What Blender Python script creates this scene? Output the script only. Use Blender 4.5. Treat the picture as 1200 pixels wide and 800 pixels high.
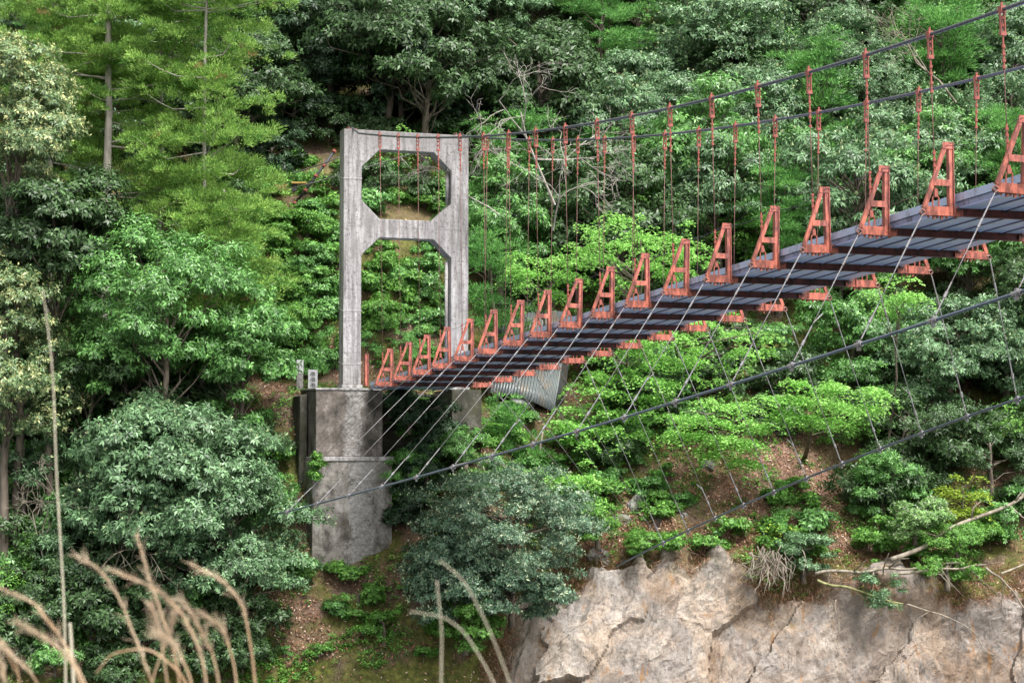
import bpy, math, random
import numpy as np
from mathutils import Vector, Matrix, Euler

for o in list(bpy.data.objects): bpy.data.objects.remove(o)
COL = bpy.context.scene.collection
SC = bpy.context.scene

# ------------------------------------------------------------------ camera, world, sun, exposure
FPX = 2267.376
CAM = np.array([-18.7813, -63.5861, 0.0]); YAW = .34267; PIT = .05678; ROLL = -.00018
FW = np.array([math.sin(YAW)*math.cos(PIT), math.cos(YAW)*math.cos(PIT), math.sin(PIT)])
RT = np.array([math.cos(YAW), -math.sin(YAW), 0.0]); UP = np.cross(RT, FW)
cd = bpy.data.cameras.new('camera'); cam = bpy.data.objects.new('camera', cd); COL.objects.link(cam)
cd.sensor_width = 36; cd.lens = 36*FPX/1200; cd.clip_start = .1; cd.clip_end = 600
m = Matrix((( RT[0], UP[0], -FW[0]), (RT[1], UP[1], -FW[1]), (RT[2], UP[2], -FW[2]))).to_4x4()
cam.matrix_world = Matrix.Translation(CAM) @ m @ Matrix.Rotation(-ROLL, 4, 'Z')
cd.dof.use_dof = True; cd.dof.focus_distance = 56; cd.dof.aperture_fstop = 6.8
SC.camera = cam

SUN_EL, SUN_AZ = math.radians(58), math.atan2(.30, -.95)     # azimuth measured from +Y towards +X
W = bpy.data.worlds.new('World'); SC.world = W; W.use_nodes = True
nt = W.node_tree; nt.nodes.clear()
sky = nt.nodes.new('ShaderNodeTexSky'); sky.sky_type = 'NISHITA'; sky.sun_disc = False
sky.sun_elevation = SUN_EL; sky.sun_rotation = SUN_AZ; sky.dust_density = 4; sky.air_density = 1
hs = nt.nodes.new('ShaderNodeHueSaturation'); hs.inputs['Saturation'].default_value = .12
bg = nt.nodes.new('ShaderNodeBackground'); bg.inputs[1].default_value = .13
wo = nt.nodes.new('ShaderNodeOutputWorld')
nt.links.new(sky.outputs[0], hs.inputs['Color']); nt.links.new(hs.outputs[0], bg.inputs[0]); nt.links.new(bg.outputs[0], wo.inputs[0])
sl = bpy.data.lights.new('sun', 'SUN'); sl.energy = 2.6; sl.angle = math.radians(14); sl.color = (1, .97, .92)
so = bpy.data.objects.new('sun', sl); COL.objects.link(so)
sd = Vector((math.sin(SUN_AZ)*math.cos(SUN_EL), math.cos(SUN_AZ)*math.cos(SUN_EL), math.sin(SUN_EL)))
so.rotation_euler = sd.to_track_quat('Z', 'Y').to_euler(); so.location = (0, 0, 60)
SC.view_settings.view_transform = 'Standard'; SC.view_settings.look = 'None'
SC.view_settings.exposure = 1.22; SC.view_settings.gamma = 1
SC.render.engine = 'CYCLES'; SC.cycles.max_bounces = 6; SC.cycles.diffuse_bounces = 3
SC.cycles.transmission_bounces = 3; SC.cycles.glossy_bounces = 2; SC.cycles.transparent_max_bounces = 4

# ------------------------------------------------------------------ helpers
def ray(x, y):
    a, b = x-600, y-400; c, s = math.cos(ROLL), math.sin(ROLL)
    return FW + (c*a+s*b)/FPX*RT - (-s*a+c*b)/FPX*UP
def at(x, y, d): return CAM + ray(x, y)*d
def nrm(v): return v/np.maximum(np.linalg.norm(v, axis=-1, keepdims=True), 1e-9)
def tag(o, label=None, cat=None, group=None, kind=None):
    if label: o['label'] = label
    if cat: o['category'] = cat
    if group: o['group'] = group
    if kind: o['kind'] = kind
    return o
def empty(name, loc, label, cat, group=None, rz=0):
    o = bpy.data.objects.new(name, None); COL.objects.link(o)
    o.location = [float(c) for c in loc]; o.rotation_euler = (0, 0, rz); o.empty_display_size = .3
    return tag(o, label, cat, group)
def link(name, me, parent=None, loc=(0, 0, 0), rot=(0, 0, 0)):
    o = bpy.data.objects.new(name, me); COL.objects.link(o); o.location = [float(c) for c in loc]; o.rotation_euler = rot
    if parent: o.parent = parent
    return o
def set_smooth(me): me.polygons.foreach_set('use_smooth', [True]*len(me.polygons))

class MB:
    """collects boxes, bars and tubes and builds ONE mesh"""
    def __init__(s): s.v = []; s.f = []
    def add(s, vs, fs):
        n = len(s.v); s.v += [tuple(float(c) for c in p) for p in vs]; s.f += [tuple(i+n for i in f) for f in fs]
    def hexa(s, p):       # 8 corners: bottom loop then top loop
        s.add(p, [(3, 2, 1, 0), (4, 5, 6, 7), (0, 1, 5, 4), (1, 2, 6, 5), (2, 3, 7, 6), (3, 0, 4, 7)]); return s
    def box(s, x0, x1, y0, y1, z0, z1):
        return s.hexa([(x0, y0, z0), (x1, y0, z0), (x1, y1, z0), (x0, y1, z0), (x0, y0, z1), (x1, y0, z1), (x1, y1, z1), (x0, y1, z1)])
    def bar(s, a, b, w, h, up=(0, 0, 1)):
        a = np.array(a, float); b = np.array(b, float); d = nrm(b-a); upv = np.array(up, float)
        sd_ = nrm(np.cross(d, upv)); u2 = np.cross(sd_, d)
        q = lambda c: [c-sd_*w/2-u2*h/2, c+sd_*w/2-u2*h/2, c+sd_*w/2+u2*h/2, c-sd_*w/2+u2*h/2]
        return s.hexa(q(a)+q(b))
    def tube(s, pts, r, n=8, cap=True):
        pts = np.array(pts, float); m_ = len(pts)
        rr = np.full(m_, r, float) if np.isscalar(r) else np.array(r, float)
        t = np.gradient(pts, axis=0); t = nrm(t)
        ref = np.array([0, 0, 1.]) if abs(t[0][2]) < .9 else np.array([1., 0, 0])
        base = len(s.v); nn = nrm(np.cross(t[0], ref))
        for i in range(m_):
            nn = nrm(nn - t[i]*np.dot(nn, t[i])); b = np.cross(t[i], nn)
            for k in range(n):
                a = 2*math.pi*k/n
                s.v.append(tuple(float(c) for c in (pts[i]+rr[i]*(math.cos(a)*nn+math.sin(a)*b))))
        for i in range(m_-1):
            for k in range(n):
                a0 = base+i*n+k; a1 = base+i*n+(k+1) % n
                s.f.append((a0, a1, a1+n, a0+n))
        if cap:
            s.f.append(tuple(base+k for k in range(n))[::-1]); s.f.append(tuple(base+(m_-1)*n+k for k in range(n)))
        return s
    def mesh(s, name, mat, origin=(0, 0, 0), smooth=False, bevel=0):
        me = bpy.data.meshes.new(name)
        v = np.array(s.v)-np.array(origin)
        me.from_pydata(v.tolist(), [], s.f); me.materials.append(mat)
        if smooth: set_smooth(me)
        me.update(); return me
    def build(s, name, mat, parent=None, origin=(0, 0, 0), smooth=False, bevel=0):
        o = link(name, s.mesh(name, mat, origin, smooth), parent)
        if bevel:
            md = o.modifiers.new('bevel', 'BEVEL'); md.width = bevel; md.segments = 2; md.limit_method = 'ANGLE'
        return o

# numpy value noise
def _h(ix, iy, iz, seed):
    n = (ix*374761393 + iy*668265263 + iz*2147483647 + seed*1274126177) & 0x7fffffff
    n = ((n ^ (n >> 13))*1274126177) & 0x7fffffff
    n = (n ^ (n >> 16)) & 0xffff
    return n/65535.0
def vnoise(P, seed=0):
    i = np.floor(P).astype(np.int64); f = P-i; f = f*f*(3-2*f); r = 0
    for dx in (0, 1):
        for dy in (0, 1):
            for dz in (0, 1):
                w = (f[:, 0] if dx else 1-f[:, 0])*(f[:, 1] if dy else 1-f[:, 1])*(f[:, 2] if dz else 1-f[:, 2])
                r = r+w*_h(i[:, 0]+dx, i[:, 1]+dy, i[:, 2]+dz, seed)
    return r*2-1
def fbm(P, o=4, seed=0):
    r = 0; a = 1; t = 0
    for k in range(o): r = r+a*vnoise(P*2**k, seed+k*7); t += a; a *= .5
    return r/t
def facets(P, seed=0):
    """fractured rock: nearest feature point owns a tilted plane"""
    i = np.floor(P).astype(np.int64); best = np.full(len(P), 1e9); out = np.zeros(len(P)); sec = np.full(len(P), 1e9); own = np.zeros(len(P))
    for dx in (-1, 0, 1):
        for dy in (-1, 0, 1):
            for dz in (-1, 0, 1):
                j = i+np.array([dx, dy, dz])
                h = [_h(j[:, 0], j[:, 1], j[:, 2], seed+q) for q in (0, 11, 23, 37, 41, 53, 61)]
                c = j+np.stack(h[:3], 1); d = P-c; dd = (d*d).sum(1)
                val = (h[3]-.5)*1.0+d[:, 0]*(h[4]-.5)*1.6+d[:, 1]*(h[5]-.5)*1.6+d[:, 2]*(h[6]-.5)*1.6
                near = dd < best
                sec = np.where(near, best, np.minimum(sec, dd)); out = np.where(near, val, out); own = np.where(near, h[3]*.6+h[4]*.4, own); best = np.where(near, dd, best)
    return out, np.sqrt(sec)-np.sqrt(best), own

# ------------------------------------------------------------------ materials
def newmat(name):
    m_ = bpy.data.materials.new(name); m_.use_nodes = True; n = m_.node_tree
    return m_, n, n.nodes['Principled BSDF'], n.nodes['Material Output']
def N(n, t, **kw):
    x = n.nodes.new(t)
    for k, v in kw.items():
        if k in x.inputs.keys(): x.inputs[k].default_value = v
        else: setattr(x, k, v)
    return x
def ramp(n, fac, stops, interp='LINEAR'):
    r = n.nodes.new('ShaderNodeValToRGB'); cr = r.color_ramp; cr.interpolation = interp
    while len(cr.elements) < len(stops): cr.elements.new(.5)
    for e, (p, c) in zip(cr.elements, stops):
        e.position = p; e.color = (*c, 1) if len(c) == 3 else c
    n.links.new(fac, r.inputs[0]); return r.outputs[0]
def noise(n, scale, detail=5, rough=.55, vec=None, dist=0):
    x = N(n, 'ShaderNodeTexNoise', Scale=scale, Detail=detail, Roughness=rough, Distortion=dist)
    if vec is not None: n.links.new(vec, x.inputs['Vector'])
    return x.outputs['Fac']
def coords(n, scale=(1, 1, 1), rot=(0, 0, 0)):
    c = n.nodes.new('ShaderNodeTexCoord'); m_ = n.nodes.new('ShaderNodeMapping')
    m_.inputs['Scale'].default_value = scale; m_.inputs['Rotation'].default_value = rot
    n.links.new(c.outputs['Object'], m_.inputs['Vector']); return m_.outputs[0]
def mix(n, f, a, b, mode='MIX'):
    x = n.nodes.new('ShaderNodeMix'); x.data_type = 'RGBA'; x.blend_type = mode
    for sock, v in ((x.inputs[0], f), (x.inputs[6], a), (x.inputs[7], b)):
        if hasattr(v, 'links') or isinstance(v, bpy.types.NodeSocket): n.links.new(v, sock)
        elif isinstance(v, (int, float)): sock.default_value = v
        else: sock.default_value = (*v, 1)
    return x.outputs[2]
def bump(n, bs, h, strength=.5, dist=.02):
    b = n.nodes.new('ShaderNodeBump'); b.inputs['Strength'].default_value = strength; b.inputs['Distance'].default_value = dist
    n.links.new(h, b.inputs['Height']); n.links.new(b.outputs[0], bs.inputs['Normal'])

def leaf_mat(name, dark, light, tip=None, tipat=.86, rough=.42, trans=.28, spec=.5, patch=None):
    m_, n, bs, out = newmat(name)
    a = n.nodes.new('ShaderNodeAttribute'); a.attribute_name = 'tint'
    st = [(0, dark), (.8, light)]
    if tip: st = [(0, dark), (tipat-.06, light), (tipat, tip), (1, tip)]
    col = ramp(n, a.outputs['Fac'], st)
    nz = noise(n, .55, 2, .5, coords(n))
    col = mix(n, ramp(n, nz, [(.35, (.15,)*3), (.65, (.75,)*3)]), col, patch or tuple(c*.7 for c in light)) if patch else col
    g = n.nodes.new('ShaderNodeNewGeometry')
    hsv = n.nodes.new('ShaderNodeHueSaturation'); n.links.new(col, hsv.inputs['Color'])
    mr = N(n, 'ShaderNodeMapRange'); mr.inputs[3].default_value = .45; mr.inputs[4].default_value = 1.5
    n.links.new(g.outputs['Random Per Island'], mr.inputs[0]); n.links.new(mr.outputs[0], hsv.inputs['Value'])
    n.links.new(hsv.outputs[0], bs.inputs['Base Color'])
    bs.inputs['Roughness'].default_value = rough; bs.inputs['Specular IOR Level'].default_value = spec
    tr = n.nodes.new('ShaderNodeBsdfTranslucent'); mx = n.nodes.new('ShaderNodeMixShader'); mx.inputs[0].default_value = trans
    tc = mix(n, .5, hsv.outputs[0], (.55, .75, .1), 'MULTIPLY'); tc2 = mix(n, .5, hsv.outputs[0], tc)
    n.links.new(hsv.outputs[0], tr.inputs['Color'])
    n.links.new(bs.outputs[0], mx.inputs[1]); n.links.new(tr.outputs[0], mx.inputs[2]); n.links.new(mx.outputs[0], out.inputs[0])
    return m_
M = {}
M['greygreen'] = leaf_mat('greygreen_leaves', (.045, .105, .042), (.20, .35, .165), (.46, .56, .29), .90, rough=.45, trans=.25)
M['blossomy'] = leaf_mat('pale_tipped_leaves', (.07, .13, .05), (.21, .32, .14), (.58, .60, .28), .72, rough=.45)
M['midgreen'] = leaf_mat('midgreen_leaves', (.045, .150, .035), (.20, .42, .11), (.38, .56, .20), .92, rough=.42, trans=.3)
M['darkgreen'] = leaf_mat('darkgreen_leaves', (.022, .055, .016), (.085, .16, .055), (.22, .32, .12), .94, rough=.45, trans=.2, spec=.4)
M['conifer'] = leaf_mat('conifer_needles', (.075, .20, .035), (.40, .62, .14), (.36, .24, .11), .985, rough=.6, trans=.35, spec=.3)
M['feather'] = leaf_mat('feathery_needles', (.055, .18, .045), (.23, .50, .13), None, rough=.55, trans=.35, spec=.3)
M['maple'] = leaf_mat('maple_leaves', (.14, .38, .06), (.46, .78, .22), None, rough=.5, trans=.42, spec=.3)
M['deepgreen'] = leaf_mat('shade_darkened_leaves', (.010, .028, .010), (.048, .10, .042), (.12, .19, .08), .95, rough=.48, trans=.15, spec=.35)  # darker leaf copy; shade of the hollow and recess put into the colour
M['bush'] = leaf_mat('bush_leaves', (.04, .09, .046), (.15, .26, .155), (.50, .58, .36), .84, rough=.42, trans=.18, spec=.5)
M['yellowgreen'] = leaf_mat('yellowgreen_leaves', (0.168, 0.288, 0.036), (0.408, 0.528, 0.072), None, rough=.5, trans=.4, spec=.3)
M['weeds'] = leaf_mat('weed_leaves', (.045, .14, .025), (.19, .40, .075), (.36, .56, .13), .9, rough=.5, trans=.35, spec=.3)
M['fern'] = leaf_mat('fern_leaflets', (0.078, 0.208, 0.039), (0.221, 0.468, 0.091), None, rough=.5, trans=.35, spec=.3)
M['flower'] = leaf_mat('flowering_leaves', (0.084, 0.180, 0.048), (0.264, 0.456, 0.144), (0.682, 0.726, 0.572), .9, rough=.5, trans=.3)
M['litter'] = leaf_mat('fallen_leaves', (.13, .055, .03), (.34, .19, .12), (.46, .34, .26), .85, rough=.7, trans=.05, spec=.2)

def bark_mat(name, a, b, sc=6):
    m_, n, bs, out = newmat(name); v = coords(n, (1, 1, .22))
    f = noise(n, sc, 6, .65, v); n.links.new(ramp(n, f, [(.35, a), (.65, b)]), bs.inputs['Base Color'])
    bs.inputs['Roughness'].default_value = .9; bump(n, bs, f, .6, .02); return m_
M['bark'] = bark_mat('bark_brown', (.06, .045, .035), (.19, .155, .12))
M['barkpale'] = bark_mat('bark_pale', (.22, .19, .16), (.48, .44, .39), 5)
M['log'] = bark_mat('fallen_log_bark', (.10, .08, .055), (.33, .29, .23), 4)
M['mosslog'] = bark_mat('mossy_log_bark', (.09, .11, .03), (.30, .28, .14), 4)
M['drystem'] = bark_mat('dry_grass_stem', (.30, .18, .09), (.56, .43, .29), 9)
M['dryplume'] = bark_mat('dry_grass_plume', (.36, .26, .17), (.58, .48, .35), 30)
M['greystem'] = bark_mat('grey_dry_stem', (.34, .31, .22), (.52, .49, .38), 9)

def paint_mat(name, col, rust, amount=.5, rough=.5, scale=5, metal=0, vert=(1, 1, .5)):
    m_, n, bs, out = newmat(name); gp = n.nodes.new('ShaderNodeNewGeometry'); mp = n.nodes.new('ShaderNodeMapping')
    mp.inputs['Scale'].default_value = vert; n.links.new(gp.outputs['Position'], mp.inputs['Vector']); v = mp.outputs[0]
    f = noise(n, scale, 7, .7, v, .4)
    f2 = noise(n, scale*5, 4, .6, v)
    c1 = mix(n, ramp(n, f2, [(.3, (0, 0, 0)), (.8, (.5, .5, .5))]), col, tuple(min(1, c*1.25+.03) for c in col))
    c = mix(n, ramp(n, f, [(.62-amount*.3, (0, 0, 0)), (.74-amount*.22, (1, 1, 1))]), c1, rust)
    n.links.new(c, bs.inputs['Base Color']); bs.inputs['Roughness'].default_value = rough; bs.inputs['Metallic'].default_value = metal
    bump(n, bs, f, .25, .006); return m_
M['red'] = paint_mat('faded_red_paint', (.46, .125, .08), (.15, .045, .032), .74, .55, 9, 0, (1, 1, .35))
M['reddark'] = paint_mat('rusty_red_flange', (.25, .06, .04), (.10, .03, .022), .6, .6, 7)
M['beam'] = paint_mat('rusted_beam', (.15, .04, .038), (.045, .020, .022), .6, .6, 3)
M['coupling'] = paint_mat('coupling_red', (.29, .075, .052), (.25, .075, .05), .4, .5, 16)
M['rod'] = paint_mat('rusty_rod', (.16, .07, .055), (.09, .045, .035), .5, .6, 8)
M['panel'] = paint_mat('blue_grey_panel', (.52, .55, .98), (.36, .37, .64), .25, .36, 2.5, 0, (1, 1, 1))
M['batten'] = paint_mat('dark_batten', (.04, .035, .045), (.02, .018, .02), .4, .6, 6)
M['kerb'] = paint_mat('blue_grey_kerb', (.42, .50, .68), (.18, .18, .20), .3, .4, 3, .2)
M['kerblow'] = paint_mat('kerb_lower_plate', (.26, .30, .46), (.06, .06, .08), .4, .45, 3, .2)
M['cable'] = paint_mat('dark_cable', (.085, .09, .105), (.05, .05, .06), .4, .45, 12, .3)
M['windcable'] = paint_mat('blue_grey_cable', (.13, .155, .21), (.07, .08, .10), .4, .4, 12, .3)
M['tie'] = paint_mat('galvanised_tie', (.25, .245, .26), (.20, .16, .15), .5, .45, 10, .3)
M['black'] = paint_mat('black_rod', (.02, .02, .022), (.05, .03, .025), .3, .6, 10)
M['handline'] = paint_mat('thin_dark_wire', (.03, .03, .032), (.02, .02, .02), .3, .6, 10)
M['zinc'] = paint_mat('corrugated_zinc', (.11, .125, .13), (.20, .14, .10), .3, .4, 1.3, .3, (1, 1, .35))
M['yellowlid'] = paint_mat('faded_yellow_lid', (.34, .22, .05), (.16, .10, .04), .4, .6, 6)
M['orange'] = paint_mat('orange_plastic', (.62, .22, .03), (.45, .15, .03), .2, .5, 6)
M['tarp'] = paint_mat('grey_tarpaulin', (.36, .38, .37), (.2, .2, .2), .3, .6, 6)
M['darkstone'] = paint_mat('dark_stone', (.035, .035, .04), (.02, .02, .022), .4, .9, 4)
M['wood'] = bark_mat('weathered_wood', (.16, .13, .10), (.34, .29, .24), 6)
M['wirewhite'] = paint_mat('pale_wire', (.55, .54, .52), (.4, .38, .36), .3, .6, 10)

def concrete_mat(name, base, dark, white, stain, lo=.44, whitecol=True, joints=.93, st=(5, 5, .38), streak=None, topz=None):
    m_, n, bs, out = newmat(name)
    vs = coords(n, st); v1 = coords(n)
    f = noise(n, 1.3, 8, .7, vs, .2); g = noise(n, 9, 6, .7, v1); h = noise(n, 1.1, 4, .6, v1)
    col = ramp(n, f, [(lo-.14, dark), (lo+.06, base), (lo+.26, white)])
    pit = ramp(n, noise(n, 26, 3, .5, coords(n, (1, 1, .55))), [(.30, (1, 1, 1)), (.37, (0, 0, 0))])
    col = mix(n, pit, col, dark)
    col = mix(n, ramp(n, g, [(.50, (0, 0, 0)), (.72, (.8, .8, .8))]), col, dark)
    col = mix(n, ramp(n, h, [(.52, (0, 0, 0)), (.70, (.65, .65, .65))]), col, stain)
    sep0 = n.nodes.new('ShaderNodeSeparateXYZ'); n.links.new(v1, sep0.inputs[0])
    if streak:
        a_ = N(n, 'ShaderNodeMath', operation='SUBTRACT'); a_.inputs[1].default_value = streak[0]; n.links.new(sep0.outputs[0], a_.inputs[0])
        b_ = N(n, 'ShaderNodeMath', operation='ABSOLUTE'); n.links.new(a_.outputs[0], b_.inputs[0])
        c_ = N(n, 'ShaderNodeMath', operation='MULTIPLY_ADD'); c_.inputs[1].default_value = 1.1; n.links.new(noise(n, 2.2, 7, .75, coords(n, (1, 1, 1.2))), c_.inputs[0]); n.links.new(b_.outputs[0], c_.inputs[2])
        sk = ramp(n, c_.outputs[0], [(streak[1]+.40, (1, 1, 1)), (streak[1]+.56, (0, 0, 0))])
        pale = ramp(n, g, [(.34, (.13, .12, .11)), (.50, (.27, .255, .245)), (.62, (.38, .365, .355))])
        sk = mix(n, 1.0, sk, ramp(n, noise(n, 4.5, 9, .8, coords(n, (1, 1, 2.2))), [(.42, (.0, .0, .0)), (.50, (.95, .95, .95))]), 'MULTIPLY')
        col = mix(n, sk, col, pale)
    if topz:
        tz = N(n, 'ShaderNodeMath', operation='MULTIPLY_ADD'); tz.inputs[1].default_value = 2.2; n.links.new(f, tz.inputs[0]); n.links.new(sep0.outputs[2], tz.inputs[2])
        col = mix(n, ramp(n, N_scale(n, tz.outputs[0], topz), [(0, (0, 0, 0)), (1, (.75, .75, .75))]), col, (.13, .12, .115))
    # formwork joints
    sep = n.nodes.new('ShaderNodeSeparateXYZ'); n.links.new(v1, sep.inputs[0])
    md = N(n, 'ShaderNodeMath', operation='FRACT'); dv = N(n, 'ShaderNodeMath', operation='MULTIPLY'); dv.inputs[1].default_value = joints
    n.links.new(sep.outputs[2], dv.inputs[0]); n.links.new(dv.outputs[0], md.inputs[0])
    jl = ramp(n, md.outputs[0], [(0, (1, 1, 1)), (.022, (0, 0, 0))])
    jn = mix(n, 1.0, jl, ramp(n, noise(n, 3, 3, .5, v1), [(.4, (0, 0, 0)), (.55, (.7, .7, .7))]), 'MULTIPLY')
    col = mix(n, jn, col, dark)
    n.links.new(col, bs.inputs['Base Color']); bs.inputs['Roughness'].default_value = .92
    bump(n, bs, g, .5, .015); return m_
def N_scale(n, sock, rng_):
    x = N(n, 'ShaderNodeMapRange'); x.inputs[1].default_value = rng_[0]; x.inputs[2].default_value = rng_[1]; n.links.new(sock, x.inputs[0]); return x.outputs[0]
M['concrete'] = concrete_mat('weathered_concrete', (.27, .255, .25), (.06, .055, .05), (.46, .445, .435), (.16, .15, .14), .43, topz=(8.9, 10.3))
M['abutment'] = concrete_mat('lichen_concrete', (.15, .12, .11), (.035, .03, .028), (.46, .43, .42), (.10, .08, .065), .47, st=(1.7, 1.7, 1.3))
M['pierupper'] = concrete_mat('upper_pier_concrete', (.16, .135, .12), (.035, .03, .025), (.40, .37, .36), (.075, .06, .045), .50, st=(1.7, 1.7, 1.3), streak=(.10, .36))
M['pierlower'] = concrete_mat('lower_pier_concrete', (.255, .235, .215), (.055, .047, .04), (.42, .39, .38), (.075, .06, .045), .50, st=(1.7, 1.7, 1.3), streak=(.34, .54))
M['darkwall'] = concrete_mat('shade_dark_mossy_concrete', (.045, .042, .03), (.02, .02, .014), (.14, .13, .11), (.05, .055, .02), .46, st=(1.7, 1.7, 1.3))  # dark mossy copy of the pier concrete, with shade put into its colour
M['runoff'] = concrete_mat('runoff_stained_concrete', (.30, .285, .28), (.07, .06, .055), (.60, .58, .57), (.20, .18, .17), .43, st=(2.4, 2.4, .8))
M['whitepaint'] = concrete_mat('white_painted_concrete', (.62, .62, .64), (.35, .34, .34), (.78, .78, .8), (.55, .55, .56), .36)

def ground_mat():
    m_, n, bs, out = newmat('slope_ground')
    def att(k):
        a = n.nodes.new('ShaderNodeAttribute'); a.attribute_name = k; return a.outputs['Fac']
    v = coords(n); vr = coords(n, (1, 1, .6), (0, .5, .6))
    big = noise(n, .35, 5, .6, v, .6); mid = noise(n, 1.6, 8, .65, vr, .8); fine = noise(n, 9, 6, .7, v)
    slab = att('slab'); sm_ = N(n, 'ShaderNodeMath', operation='MULTIPLY_ADD'); sm_.inputs[1].default_value = .55; n.links.new(mid, sm_.inputs[0]); n.links.new(slab, sm_.inputs[2])
    rock = ramp(n, sm_.outputs[0], [(.50, (.14, .112, .092)), (.64, (.205, .165, .135)), (.76, (.27, .22, .18)), (.88, (.32, .27, .225)), (1.0, (.385, .34, .295))])
    tan = ramp(n, sm_.outputs[0], [(.5, (.18, .122, .08)), (.75, (.29, .212, .15)), (1.0, (.38, .30, .23))])
    rock = mix(n, ramp(n, big, [(.46, (0, 0, 0)), (.60, (.9, .9, .9))]), rock, tan)
    rock = mix(n, ramp(n, noise(n, .45, 6, .7, coords(n, (1, 1, 1), (2, 1, 0)), .8), [(.47, (0, 0, 0)), (.57, (.75, .75, .75))]), rock, ramp(n, mid, [(.35, (.165, .15, .14)), (.55, (.275, .25, .23)), (.7, (.385, .36, .335))]))
    rock = mix(n, ramp(n, noise(n, 2.2, 8, .75, coords(n, (1, 1, .8), (0, 1, 2)), .6), [(.55, (0, 0, 0)), (.66, (.6, .6, .6))]), rock, (.21, .145, .11))
    vf2 = noise(n, 14, 8, .75, coords(n, (1, 1, .7), (.3, .6, 0)), .3)
    rock = mix(n, ramp(n, vf2, [(.38, (.85, .85, .85)), (.49, (0, 0, 0))]), rock, (.15, .125, .115))
    rock = mix(n, ramp(n, vf2, [(.58, (0, 0, 0)), (.70, (.55, .55, .55))]), rock, (.40, .365, .335))
    wob = n.nodes.new('ShaderNodeVectorMath'); wob.operation = 'ADD'
    nv = N(n, 'ShaderNodeTexNoise', Scale=1.6, Detail=5.0); n.links.new(vr, nv.inputs['Vector'])
    n.links.new(nv.outputs['Color'], wob.inputs[0]); n.links.new(vr, wob.inputs[1])
    vs2 = coords(n, (1.0, 1.0, .42), (.2, .75, .9)); ck2 = ramp(n, noise(n, 1.3, 9, .60, vs2, 1.1), [(.492, (0, 0, 0)), (.498, (1, 1, 1)), (.504, (0, 0, 0))])
    crm = mix(n, 1.0, ck2, ramp(n, noise(n, .9, 4, .6, v), [(.50, (0, 0, 0)), (.58, (.95, .95, .95))]), 'MULTIPLY')
    rock = mix(n, crm, rock, (.05, .04, .035))
    rock = mix(n, ramp(n, noise(n, 1.0, 7, .65, coords(n, (2.2, 2.2, .8)), .5), [(.60, (0, 0, 0)), (.68, (.8, .8, .8))]), rock, (.27, .145, .06))
    rock = mix(n, ramp(n, noise(n, .8, 7, .7, coords(n, (1.4, 1.4, .6), (0, .5, 0)), .6), [(.57, (0, 0, 0)), (.66, (.65, .65, .65))]), rock, (.16, .15, .13))
    soil = ramp(n, fine, [(.3, (.035, .024, .018)), (.55, (.095, .065, .045)), (.75, (.19, .14, .10))])
    soil = mix(n, ramp(n, noise(n, 30, 3, .6, v), [(.52, (0, 0, 0)), (.62, (.8, .8, .8))]), soil, (.30, .20, .14))
    moss = ramp(n, noise(n, 5, 6, .7, v), [(.3, (.03, .035, .010)), (.5, (.085, .09, .02)), (.7, (.17, .17, .04))])
    lit = ramp(n, noise(n, 22, 5, .7, v), [(.3, (.05, .026, .018)), (.5, (.155, .088, .063)), (.68, (.33, .225, .175))])
    c = mix(n, att('moss'), soil, moss); c = mix(n, att('litter'), c, lit); c = mix(n, att('rock'), c, rock)
    n.links.new(c, bs.inputs['Base Color']); bs.inputs['Roughness'].default_value = .93
    bs.inputs['Specular IOR Level'].default_value = .25
    add = N(n, 'ShaderNodeMath', operation='ADD'); n.links.new(mid, add.inputs[0]); n.links.new(fine, add.inputs[1])
    vf = N(n, 'ShaderNodeTexVoronoi', feature='F1', Scale=2.6); vm = n.nodes.new('ShaderNodeMapping'); vm.inputs['Scale'].default_value = (1, 1, .4); vm.inputs['Rotation'].default_value = (0, .7, .5)
    n.links.new(wob.outputs[0], vm.inputs['Vector']); n.links.new(vm.outputs[0], vf.inputs['Vector'])
    cell = n.nodes.new('ShaderNodeSeparateColor'); n.links.new(vf.outputs['Color'], cell.inputs[0])
    ad2 = N(n, 'ShaderNodeMath', operation='MULTIPLY_ADD'); ad2.inputs[1].default_value = .9; n.links.new(cell.outputs[0], ad2.inputs[0]); n.links.new(add.outputs[0], ad2.inputs[2])
    add = ad2
    sub = N(n, 'ShaderNodeMath', operation='SUBTRACT'); n.links.new(add.outputs[0], sub.inputs[0]); n.links.new(crm, sub.inputs[1])
    bump(n, bs, sub.outputs[0], .8, .05); return m_
M['ground'] = ground_mat()
def boulder_mat():
    m_, n, bs, out = newmat('lichen_boulder'); v = coords(n)
    f = noise(n, 3.5, 8, .7, v, .4); col = ramp(n, f, [(.36, (.05, .048, .045)), (.48, (.15, .145, .14)), (.58, (.25, .24, .23))])
    col = mix(n, ramp(n, noise(n, 1.6, 5, .6, v), [(.45, (0, 0, 0)), (.62, (.9, .9, .9))]), col, (.07, .075, .02))
    n.links.new(col, bs.inputs['Base Color']); bs.inputs['Roughness'].default_value = .95; bump(n, bs, f, .8, .04); return m_
M['boulder'] = boulder_mat()
def water_mat():
    m_, n, bs, out = newmat('river_water'); bs.inputs['Base Color'].default_value = (.03, .07, .06, 1); bs.inputs['Roughness'].default_value = .08
    bump(n, bs, noise(n, 3, 4), .3, .05); return m_
M['water'] = water_mat()

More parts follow.
